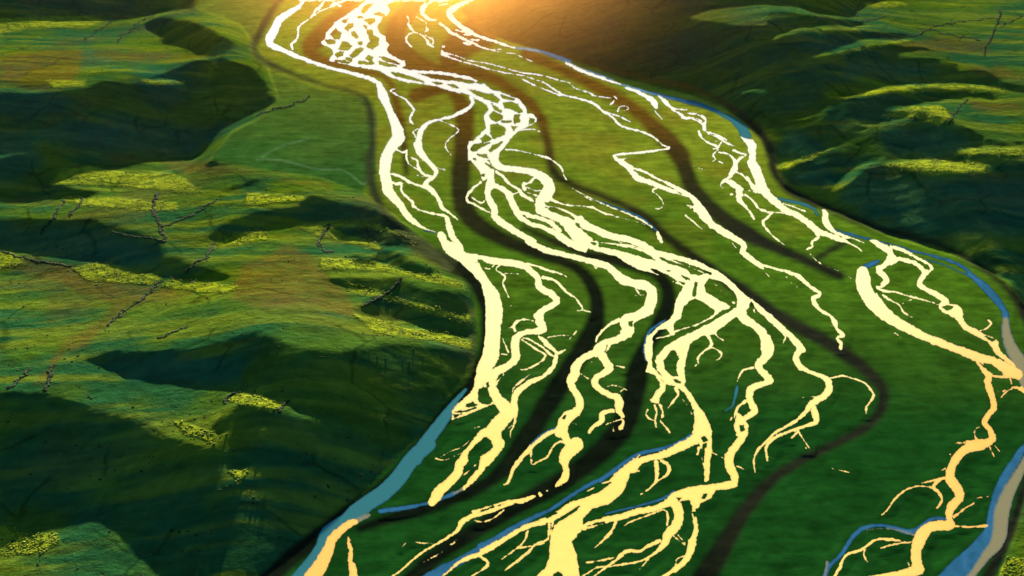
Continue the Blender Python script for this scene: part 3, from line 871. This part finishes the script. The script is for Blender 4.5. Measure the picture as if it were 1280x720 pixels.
idx = np.arange(nu * nv).reshape(nv, nu)
quad = np.stack([idx[:-1, :-1], idx[1:, :-1], idx[1:, 1:], idx[:-1, 1:]], -1).reshape(-1, 4)
gco = np.stack([gx_, gy_, hz], -1).reshape(-1, 3)

# ---- ground cover colours (plants and soil, with glow and teal shade painted into some)
u_, v_ = GU.ravel(), GV.ravel(); X_, Y_ = gx_.ravel(), gy_.ravel()
n1 = fbm(X_ / 110, Y_ / 110, 4, 101); n2 = fbm(X_ / 30, Y_ / 30, 4, 102); n3 = fbm(X_ / 260, Y_ / 260, 3, 103)
ones = np.ones((len(u_), 1))
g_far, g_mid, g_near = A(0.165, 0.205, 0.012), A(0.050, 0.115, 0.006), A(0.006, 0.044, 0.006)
isl = lerp(lerp(ones * g_far, g_mid, sstep(120, 330, v_ + 40 * (n3 - .5))), g_near, sstep(300, 560, v_ + 60 * (n1 - .5)))  # low-sun glow painted into the far greens, lighter and yellower
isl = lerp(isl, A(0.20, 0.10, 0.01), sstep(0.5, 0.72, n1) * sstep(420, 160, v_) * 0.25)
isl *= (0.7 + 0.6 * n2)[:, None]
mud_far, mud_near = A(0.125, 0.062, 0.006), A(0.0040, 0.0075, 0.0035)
mud = lerp(lerp(ones * mud_far, A(0.020, 0.021, 0.006), sstep(110, 230, v_)), mud_near, sstep(230, 380, v_)) * (0.8 + 0.4 * n2)[:, None]  # far mud: brown sediment with the warm haze painted in as orange
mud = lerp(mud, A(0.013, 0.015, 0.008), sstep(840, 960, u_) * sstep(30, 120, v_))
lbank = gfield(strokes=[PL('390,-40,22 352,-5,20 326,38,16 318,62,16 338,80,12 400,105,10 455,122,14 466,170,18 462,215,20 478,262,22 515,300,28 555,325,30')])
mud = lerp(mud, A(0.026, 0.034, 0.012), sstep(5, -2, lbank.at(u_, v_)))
fieldc = lerp(ones * A(0.085, 0.125, 0.012), A(0.024, 0.080, 0.012), sstep(60, 220, v_ + 60 * (n1 - .5) - 0.25 * (u_ - 380)))
fieldc *= (0.7 + 0.6 * n2)[:, None]
stre = fbm(X_ / 230, Y_ / 34, 4, 120); sp = fbm(X_ / 13, Y_ / 10, 2, 121)
hill = lerp(ones * A(0.055, 0.112, 0.006), A(0.018, 0.082, 0.022), sstep(0.36, 0.66, n1))
hill = lerp(hill, A(0.115, 0.150, 0.006), sstep(0.48, 0.68, stre) * 0.75)
hill = lerp(hill, A(0.10, 0.055, 0.012), sstep(0.62, 0.74, n3) * 0.35)
brown_p = gfield([T(320,240,3,'-60,260 60,230 110,190 200,225 240,260 250,300 340,370 370,430 360,470 250,440 160,420 0,440 -100,400'), T(0,240,3,'90,240 200,250 300,300 560,350 620,350 720,380 500,440 400,500 330,580 250,600 180,700 140,720 230,560 380,470 420,420 200,330 0,290'), T(0,0,3,'0,200 80,190 300,180 520,190 830,205 700,225 320,240 300,262 280,320 150,345 0,320'), T(0,0,3,'560,600 700,600 880,640 1240,690 1240,712 960,650 700,655'), T(960,0,3,'560,150 650,135 830,155 830,200 640,200 400,195'), T(960,0,3,'700,250 900,255 960,270 960,310 800,280'), T(960,0,3,'740,380 960,380 960,420 780,410'), T(0,240,3,'20,20 210,30 220,45 30,40')])
hill = lerp(hill, A(0.13, 0.062, 0.010), sstep(4, -6, brown_p.at(u_, v_) + 9 * (n2 - .5)) * (0.22 + 0.5 * sp))
lit_scrub_polys = [T(0,240,3,q) for q in ('280,290 340,270 430,275 600,325 560,345 330,335','608,352 650,328 760,340 890,355 850,378 740,372','230,25 400,20 660,45 665,65 600,70 450,60 300,50','800,190 900,155 1000,140 1000,175 830,210','-60,225 40,225 80,262 20,280 -60,285')] + [T(0,0,3,q) for q in ('190,688 230,640 330,623 420,645 500,655 640,650 700,680 760,720 700,725 500,700 300,690','-60,70 50,70 120,60 330,62 400,75 330,100 100,105 -60,140','170,305 320,300 320,320 200,330','520,298 690,305 690,312 560,314')] + [T(320,240,3,q) for q in ('150,125 270,110 460,120 600,175 615,190 590,195 540,160 400,130 290,130 330,160 450,190 470,220 380,195 260,170 200,150','240,250 440,262 560,300 680,315 780,345 790,365 620,325 520,300 380,290 240,290','340,345 480,375 600,420 800,468 805,485 640,450 480,400 350,375','370,465 450,480 540,510 530,540 440,520','550,510 700,530 805,560 805,590 700,560 560,540','-40,10 170,15 180,30 60,40 -40,45')] + [T(960,0,3,q) for q in ('430,618 560,602 680,597 825,622 810,645 600,655 480,630','700,577 770,562 1100,560 1100,590','420,437 540,403 650,395 690,440 640,468 560,440','265,200 400,168 540,150 400,180 275,202','262,372 400,342 520,325 700,315 850,325 900,345 700,335 400,355','350,15 440,8 540,15 400,30','10,640 60,615 240,560 60,640','200,110 330,108 350,118 200,120')] + [T(1100,540,4,'500,800 560,720 640,640 720,635 820,635 820,800')] + [T(0,480,3,q) for q in ('650,140 740,165 810,190 790,220 700,190','860,330 930,320 900,370','850,60 900,35 960,50 960,85','-40,520 100,570 200,560 230,600 100,640 -40,640')] + [T(320,480,3,'0,45 110,70 90,95 0,85')]
lit_scrub_p = gfield(lit_scrub_polys)
teal_shade = gfield([T(0,0,3,q) for q in ('120,470 300,455 480,440 700,455 840,480 760,560 700,590 450,570 150,540','-60,340 180,335 300,380 220,430 -60,440','480,250 700,245 690,370 560,380 520,330','-90,480 150,470 160,620 60,700 -90,700','300,150 480,250 300,260')] + [T(960,0,3,q) for q in ('120,150 340,140 300,190 120,195','40,470 160,470 200,560 60,560','60,630 230,620 280,690 100,700','420,480 700,480 780,540 640,600 450,590','280,200 460,230 640,240 620,300 280,300','300,660 1000,660 1000,900 500,860 250,760')] + [T(0,240,3,'-90,110 300,120 600,190 620,300 300,260 -90,220'), T(0,240,3,'420,620 640,600 940,640 900,720 500,720 380,680')])
hill = lerp(hill, A(0.010, 0.092, 0.044), 0.62 * sstep(6, -12, teal_shade.at(u_, v_) + 14 * (n2 - .5)))  # teal of the shaded slopes painted into the ground colour
hill *= 0.74
scr = sstep(2.5, -2.0, lit_scrub_p.at(u_, v_) + 5 * (n2 - .5))
hill = lerp(hill, A(0.21, 0.25, 0.008), scr * (0.35 + 0.6 * sstep(0.30, 0.62, sp)))  # scrub yellow, with the brightness of sunlit crests painted in
hill *= (0.72 + 0.56 * stre)[:, None]
gl = sstep(760, 600, u_) * sstep(120, 30, v_)
hill = lerp(hill, A(0.12, 0.05, 0.008), sstep(560, 600, u_) * sstep(1000, 700, u_) * sstep(150, 60, v_) * 0.8)  # brown hillside beside the glow, warm haze painted into its colour
vz = valley.at(u_, v_)
deep = sstep(8, -10, sh.at(u_, v_)) * (u_ < 640) + sstep(8, -10, shr.at(u_, v_)) * (u_ >= 640)
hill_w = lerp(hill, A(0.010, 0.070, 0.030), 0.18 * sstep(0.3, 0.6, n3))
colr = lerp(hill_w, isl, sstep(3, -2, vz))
colr = lerp(colr, fieldc, sstep(3, -2, plain.at(u_, v_)))
tracks = gfield(strokes=[T(320,0,3,'0,595 100,600 230,635 330,640 400,690 440,560 440,430') for _ in (0,)] and [[(x, y, 1.6) for x, y in T(320,0,3,q)] for q in ('0,598 100,602 230,635 330,640 405,692 425,640 445,560 450,430', '20,590 60,565 120,540 200,520')])
colr = lerp(colr, A(0.085, 0.17, 0.06), 0.6 * sstep(1.2, -0.3, tracks.at(u_, v_)))
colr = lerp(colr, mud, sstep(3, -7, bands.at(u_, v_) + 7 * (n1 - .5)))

mat_g = bpy.data.materials.new('ground_cover'); nt, b = nodes(mat_g)
at = N(nt, 'ShaderNodeAttribute', attribute_name='Cover'); geo = N(nt, 'ShaderNodeNewGeometry')
nz = N(nt, 'ShaderNodeTexNoise', Scale=0.05, Detail=8.0, Roughness=0.65); nt.links.new(geo.outputs['Position'], nz.inputs['Vector'])
mp = N(nt, 'ShaderNodeMapRange'); mp.inputs['From Min'].default_value = 0.3; mp.inputs['From Max'].default_value = 0.7; mp.inputs['To Min'].default_value = 0.78; mp.inputs['To Max'].default_value = 1.22
nt.links.new(nz.outputs['Fac'], mp.inputs['Value'])
mpg = N(nt, 'ShaderNodeMapping'); mpg.inputs['Scale'].default_value = (0.012, 0.055, 0.02); nt.links.new(geo.outputs['Position'], mpg.inputs['Vector'])
ns = N(nt, 'ShaderNodeTexNoise', Scale=1.0, Detail=7.0, Roughness=0.6, Distortion=0.6); nt.links.new(mpg.outputs[0], ns.inputs['Vector'])
ms = N(nt, 'ShaderNodeMapRange'); ms.inputs['From Min'].default_value = 0.32; ms.inputs['From Max'].default_value = 0.68; ms.inputs['To Min'].default_value = 0.78; ms.inputs['To Max'].default_value = 1.22
nt.links.new(ns.outputs['Fac'], ms.inputs['Value'])
# narrow ditches and tracks between the hill fields
wn = N(nt, 'ShaderNodeTexNoise', Scale=0.006, Detail=4.0); nt.links.new(geo.outputs['Position'], wn.inputs['Vector'])
wadd = N(nt, 'ShaderNodeVectorMath', operation='MULTIPLY_ADD'); nt.links.new(wn.outputs['Color'], wadd.inputs[0]); wadd.inputs[1].default_value = (90, 90, 0); nt.links.new(geo.outputs['Position'], wadd.inputs[2])
fl = N(nt, 'ShaderNodeVectorMath', operation='MULTIPLY'); fl.inputs[1].default_value = (1, 1, 0); nt.links.new(wadd.outputs[0], fl.inputs[0])
vo = N(nt, 'ShaderNodeTexVoronoi', Scale=0.0075); vo.feature = 'DISTANCE_TO_EDGE'; nt.links.new(fl.outputs[0], vo.inputs['Vector'])
vr = N(nt, 'ShaderNodeMapRange'); vr.inputs['From Min'].default_value = 0.008; vr.inputs['From Max'].default_value = 0.03; vr.inputs['To Min'].default_value = 0.6; vr.inputs['To Max'].default_value = 1.0
nt.links.new(vo.outputs['Distance'], vr.inputs['Value'])
rg2 = N(nt, 'ShaderNodeAttribute', attribute_name='Hill')
sel = N(nt, 'ShaderNodeMapRange'); sel.inputs['From Min'].default_value = 0.48; sel.inputs['From Max'].default_value = 0.56; nt.links.new(wn.outputs['Fac'], sel.inputs['Value'])
selm = N(nt, 'ShaderNodeMath', operation='MULTIPLY'); nt.links.new(sel.outputs[0], selm.inputs[0]); nt.links.new(rg2.outputs['Fac'], selm.inputs[1])
mixl = N(nt, 'ShaderNodeMix'); mixl.inputs['A'].default_value = 1.0; nt.links.new(vr.outputs[0], mixl.inputs['B']); nt.links.new(selm.outputs[0], mixl.inputs['Factor'])
m1 = N(nt, 'ShaderNodeMath', operation='MULTIPLY'); nt.links.new(mp.outputs[0], m1.inputs[0]); nt.links.new(ms.outputs[0], m1.inputs[1])
m2 = N(nt, 'ShaderNodeMath', operation='MULTIPLY'); nt.links.new(m1.outputs[0], m2.inputs[0]); nt.links.new(mixl.outputs[0], m2.inputs[1])
mx = N(nt, 'ShaderNodeVectorMath', operation='SCALE'); nt.links.new(at.outputs['Color'], mx.inputs[0]); nt.links.new(m2.outputs[0], mx.inputs['Scale'])
nt.links.new(mx.outputs[0], b.inputs['Base Color'])
b.inputs['Roughness'].default_value = 1.0; b.inputs['Specular IOR Level'].default_value = 0.0
rg = N(nt, 'ShaderNodeAttribute', attribute_name='Rough')
mlt = N(nt, 'ShaderNodeMath', operation='MULTIPLY'); nt.links.new(nz.outputs['Fac'], mlt.inputs[0]); nt.links.new(rg.outputs['Fac'], mlt.inputs[1])
bp = N(nt, 'ShaderNodeBump', Strength=1.0, Distance=10.0); nt.links.new(mlt.outputs[0], bp.inputs['Height']); nt.links.new(bp.outputs[0], b.inputs['Normal'])
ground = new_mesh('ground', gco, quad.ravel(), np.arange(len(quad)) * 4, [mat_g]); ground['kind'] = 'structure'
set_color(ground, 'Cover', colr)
rh = ground.data.attributes.new('Hill', 'FLOAT', 'POINT'); rh.data.foreach_set('value', sstep(0, 10, vz).astype(np.float32))
ra = ground.data.attributes.new('Rough', 'FLOAT', 'POINT'); ra.data.foreach_set('value', (0.10 + 0.45 * sstep(-3, 8, vz) + 0.9 * scr * sstep(-3, 8, vz)).astype(np.float32))

# ---------------------------------------------------------------- scrub and hedgerows on the hills
G_grid = np.stack([gx_, gy_, hz], -1)
def surf(u, v):
    """point of the ground seen at photo point u, v"""
    i = np.clip(np.searchsorted(us, u) - 1, 0, nu - 2); j = np.clip(np.searchsorted(vs, v) - 1, 0, nv - 2)
    fu = ((u - us[i]) / (us[i + 1] - us[i]))[:, None]; fv = ((v - vs[j]) / (vs[j + 1] - vs[j]))[:, None]
    return (G_grid[j, i] * (1 - fu) + G_grid[j, i + 1] * fu) * (1 - fv) + (G_grid[j + 1, i] * (1 - fu) + G_grid[j + 1, i + 1] * fu) * fv
import bmesh
def ico(sub):
    bm = bmesh.new(); bmesh.ops.create_icosphere(bm, subdivisions=sub, radius=1.0)
    v = np.array([x.co[:] for x in bm.verts]); f = np.array([[q.index for q in p.verts] for p in bm.faces]); bm.free(); return v, f
ICO1 = ico(1); ICO2 = ico(2)
def bushes(name, P, size, mat, base=ICO1, tall=0.8, seed=1):
    """leafy clumps, each a lumpy crown of its own shape standing on the ground at P"""
    rg_ = np.random.default_rng(seed); bv, bf = base; n = len(P); k = len(bv)
    r = size[:, None, None] * (0.72 + 0.5 * rg_.random((n, k, 1)))
    sq = np.stack([0.8 + 0.5 * rg_.random(n), 0.8 + 0.5 * rg_.random(n), tall * (0.7 + 0.6 * rg_.random(n))], -1)[:, None, :]
    co = P[:, None, :] + bv[None] * r * sq; co[..., 2] += (size * tall * 0.45)[:, None]
    f = (bf[None] + (np.arange(n) * k)[:, None, None]).reshape(-1)
    return new_mesh(name, co.reshape(-1, 3), f, np.arange(n * len(bf)) * 3, [mat], smooth=False)
def leaf_mat(name, c1, c2):
    m = bpy.data.materials.new(name); nt, b = nodes(m)
    g = N(nt, 'ShaderNodeNewGeometry'); t = N(nt, 'ShaderNodeTexNoise', Scale=0.06, Detail=4.0); nt.links.new(g.outputs['Position'], t.inputs['Vector'])
    r = N(nt, 'ShaderNodeValToRGB'); r.color_ramp.elements[0].position = 0.35; r.color_ramp.elements[1].position = 0.65
    r.color_ramp.elements[0].color = (*c1, 1); r.color_ramp.elements[1].color = (*c2, 1)
    nt.links.new(t.outputs['Fac'], r.inputs[0]); nt.links.new(r.outputs[0], b.inputs['Base Color']); b.inputs['Roughness'].default_value = 1; b.inputs['Specular IOR Level'].default_value = 0.05
    return m
mat_scrub = leaf_mat('gorse_scrub', (0.07, 0.12, 0.008), (0.24, 0.25, 0.008))
mat_hedge = leaf_mat('hedge_leaves', (0.005, 0.016, 0.005), (0.013, 0.034, 0.007))
cu, cv = RNG.random(150000) * 1360 - 40, RNG.random(150000) * 780 - 20
inn = lit_scrub_p.at(cu, cv) + 8 * (fbm(cu / 9, cv / 4, 3, 140) - .5); ok = (valley.at(cu, cv) > 2) & (inn < 2.0)
cu, cv = cu[ok], cv[ok]; P = surf(cu, cv)
o = bushes('scrub', P, 0.6 + 1.3 * RNG.random(len(P)), mat_scrub, tall=0.5, seed=3); o['kind'] = 'stuff'
cu, cv = RNG.random(4000) * 1360 - 40, RNG.random(4000) * 780 - 20
ok = (valley.at(cu, cv) > 4) & (fbm(cu / 60, cv / 20, 3, 150) > 0.5); P = surf(cu[ok], cv[ok])
o = bushes('undergrowth', P, 1.0 + 1.5 * RNG.random(len(P)) ** 2, mat_hedge, tall=0.4, seed=4); o['kind'] = 'stuff'
HEDGES = [
 (0,0,3,'320,155 350,125 400,95 425,75 470,65',6,'dark hedgerow climbing the topmost green hill at upper left, nearer the picture edge'),
 (0,0,3,'440,165 455,130 500,110 530,75 580,62',6,'dark hedgerow on the topmost left hill, ending beside the round shaded hollow'),
 (0,240,3,'600,0 572,60 600,120 622,190',9,'thick upright hedgerow splitting the bright hill fields above the left ridge'),
 (0,240,3,'420,145 480,165 560,172 612,184',5,'low hedgerow running level into the thick upright one on the left hills'),
 (0,240,3,'800,195 780,235 735,270 695,305',7,'slanting hedgerow at the foot of the long sunlit ridge left of the river'),
 (0,240,3,'240,35 215,70 190,110 150,160',6,'faint hedgerow dropping from yellow scrub into teal shade near the left edge'),
 (0,240,3,'310,20 278,70 265,95',6,'short hedgerow crossing the narrow band of yellow scrub on the left'),
 (0,240,3,'600,335 575,365 520,405 450,460 400,500',6,'long straight diagonal hedgerow on the brown moor below two yellow scrub patches'),
 (0,240,3,'625,130 700,95 760,60 810,30',4,'thin hedgerow rising right from the thick upright one towards the valley'),
 (0,240,3,'0,222 80,245 150,262 260,276',5,'thin hedgerow along the top of the brown moor at the left edge'),
 (0,240,3,'205,645 192,670 180,720 170,745',8,'stubby dark hedgerow at the lower end of the brown moor, the right one of two'),
 (0,240,3,'110,668 85,690 30,735',6,'stubby dark hedgerow at the lower end of the brown moor, the left one of two'),
 (0,240,3,'710,505 650,525 590,550',4,'short hedgerow on olive ground just above the large shaded hollow'),
 (320,240,3,'272,125 262,150 238,190 250,215 290,225',7,'ragged hedgerow over the crest of the sunlit ridge where its spurs begin'),
 (320,240,3,'545,318 510,368 460,398 400,432',7,'hedgerow crossing two of the curved spurs beside the river'),
 (960,0,3,'868,30 868,70 850,110 828,150 812,210',7,'thick hedgerow running down the far right fields near the picture edge'),
 (960,0,3,'868,105 905,85 960,62 1020,40',5,'hedgerow leaving the thick one towards the right edge, upper right fields'),
 (960,0,3,'600,112 640,95 760,78 862,68',5,'hedgerow along the top of the emerald field at upper right'),
 (960,0,3,'400,138 480,145 560,130 600,112 680,130 800,152',5,'winding hedgerow below the emerald field at upper right'),
 (960,0,3,'440,60 380,75 335,80 330,50 345,15',4,'short bent hedgerow beside the dark hollow at the top right'),
 (960,0,3,'742,375 700,430 672,468',5,'short hedgerow cutting the yellow scrub spur halfway down the right hills'),
 (320,480,3,'128,62 105,85 82,108',6,'short hedgerow on the small lit strip in the shaded lower left hillside'),
 (0,480,3,'885,30 862,50 842,75',6,'short hedgerow at the left end of the lit strip, lower left hillside'),
 (320,0,3,'0,432 60,412 120,395 170,380 205,362',4,'thin dark hedgerow on the flat green plain beside the upper left hills'),
]
for k, (hx, hy, hs, pts, wd_, lab) in enumerate(HEDGES):
    q = np.array(spline([(hx + x / hs, hy + y / hs) for x, y in PL(pts)], 6)); seg = np.hypot(*np.diff(q, axis=0).T); L = seg.sum()
    n = int(L * 4.4 * max(1, wd_ / 5)); t = np.sort(RNG.random(n)) * L; cum = np.concatenate([[0], np.cumsum(seg)])
    wg = 0.35 + 1.1 * vnoise(t / 5.0, t * 0 + k, 9); hu = np.interp(t, cum, q[:, 0]) + (vnoise(t / 4.0, t * 0 + k, 8) - .5) * 5.0 + RNG.normal(0, wd_ / hs * 0.30, n) * wg; hv_ = np.interp(t, cum, q[:, 1]) + (vnoise(t / 6.0, t * 0 + k, 18) - .5) * 3.0 + RNG.normal(0, wd_ / hs * 0.24, n) * wg
    P = surf(hu, hv_)
    o = bushes('hedgerow', P, (0.8 + 1.7 * RNG.random(n) ** 1.5) * (0.8 + 0.05 * wd_), mat_hedge, ICO1, 0.42, 50 + k)
    c = P.mean(0); me = o.data; me.transform(__import__('mathutils').Matrix.Translation(-Vector(c))); o.location = c
    o['label'] = lab; o['category'] = 'hedge'; o['group'] = 'hedgerows on the hill fields'

# ---------------------------------------------------------------- light and air
w = bpy.data.worlds.new('World'); SC.world = w; w.use_nodes = True; nt = w.node_tree
bg = nt.nodes['Background']; sky = nt.nodes.new('ShaderNodeTexSky'); sky.sky_type = 'NISHITA'; sky.sun_disc = False
sky.sun_elevation = SUN_EL; sky.sun_rotation = SUN_AZ; sky.altitude = 500; sky.dust_density = 0.4; sky.ozone_density = 6.0; sky.air_density = 1.6
nt.links.new(sky.outputs[0], bg.inputs[0]); bg.inputs[1].default_value = 0.065
sd = bpy.data.lights.new('sun', 'SUN'); sun = bpy.data.objects.new('sun', sd); COL.objects.link(sun)
sd.energy = 5.0; sd.angle = math.radians(0.5); sd.color = (1.0, 0.86, 0.62)
sdir = Vector((math.sin(SUN_AZ) * math.cos(SUN_EL), math.cos(SUN_AZ) * math.cos(SUN_EL), math.sin(SUN_EL)))
sun.rotation_euler = sdir.to_track_quat('Z', 'Y').to_euler(); sun.location = (0, 3000, 2500)
SC.view_settings.view_transform = 'Standard'; SC.view_settings.look = 'None'; SC.view_settings.gamma = 1.0
SC.view_settings.use_curve_mapping = False; SC.view_settings.exposure = 2.2
hb = [(-140000, -7000, -420), (140000, 66000, 1040)]
hv = [(x, y, z) for z in (hb[0][2], hb[1][2]) for y in (hb[0][1], hb[1][1]) for x in (hb[0][0], hb[1][0])]
mat_h = bpy.data.materials.new('sunlit_haze'); mat_h.use_nodes = True; nt = mat_h.node_tree; nt.nodes.clear()
out = nt.nodes.new('ShaderNodeOutputMaterial'); pv = nt.nodes.new('ShaderNodeVolumePrincipled'); nt.links.new(pv.outputs[0], out.inputs['Volume'])
pv.inputs['Color'].default_value = (1.0, 0.72, 0.45, 1); pv.inputs['Density'].default_value = 6e-7; pv.inputs['Anisotropy'].default_value = 0.86
haze = new_mesh('haze', hv, [0,2,3,1, 4,5,7,6, 0,1,5,4, 2,6,7,3, 0,4,6,2, 1,3,7,5], [0,4,8,12,16,20], [mat_h], smooth=False); haze['kind'] = 'stuff'
mat_m = bpy.data.materials.new('added_glow_mist'); mat_m.use_nodes = True; nt = mat_m.node_tree; nt.nodes.clear()  # volume added to make the orange glow over the far valley
out = nt.nodes.new('ShaderNodeOutputMaterial'); pv = nt.nodes.new('ShaderNodeVolumePrincipled'); nt.links.new(pv.outputs[0], out.inputs['Volume'])
pv.inputs['Color'].default_value = (1.0, 0.48, 0.11, 1); pv.inputs['Density'].default_value = 0.40e-4; pv.inputs['Anisotropy'].default_value = 0.8
sph = ico(4)
m_ = new_mesh('added_glow_mist', sph[0], sph[1].ravel(), np.arange(len(sph[1])) * 3, [mat_m]); m_['kind'] = 'stuff'
m_.location = (-150.0, 3980.0, 60.0); m_.scale = (950.0, 1150.0, 380.0)
tc = nt.nodes.new('ShaderNodeTexCoord'); gr = nt.nodes.new('ShaderNodeTexGradient'); gr.gradient_type = 'SPHERICAL'; nt.links.new(tc.outputs['Object'], gr.inputs['Vector'])
pw = N(nt, 'ShaderNodeMath', operation='POWER'); nt.links.new(gr.outputs['Fac'], pw.inputs[0]); pw.inputs[1].default_value = 2.2
ml = N(nt, 'ShaderNodeMath', operation='MULTIPLY'); nt.links.new(pw.outputs[0], ml.inputs[0]); ml.inputs[1].default_value = 8e-4
nt.links.new(ml.outputs[0], pv.inputs['Density'])
SC.render.engine = 'CYCLES'; SC.cycles.max_bounces = 4; SC.cycles.volume_bounces = 0; SC.cycles.transparent_max_bounces = 64
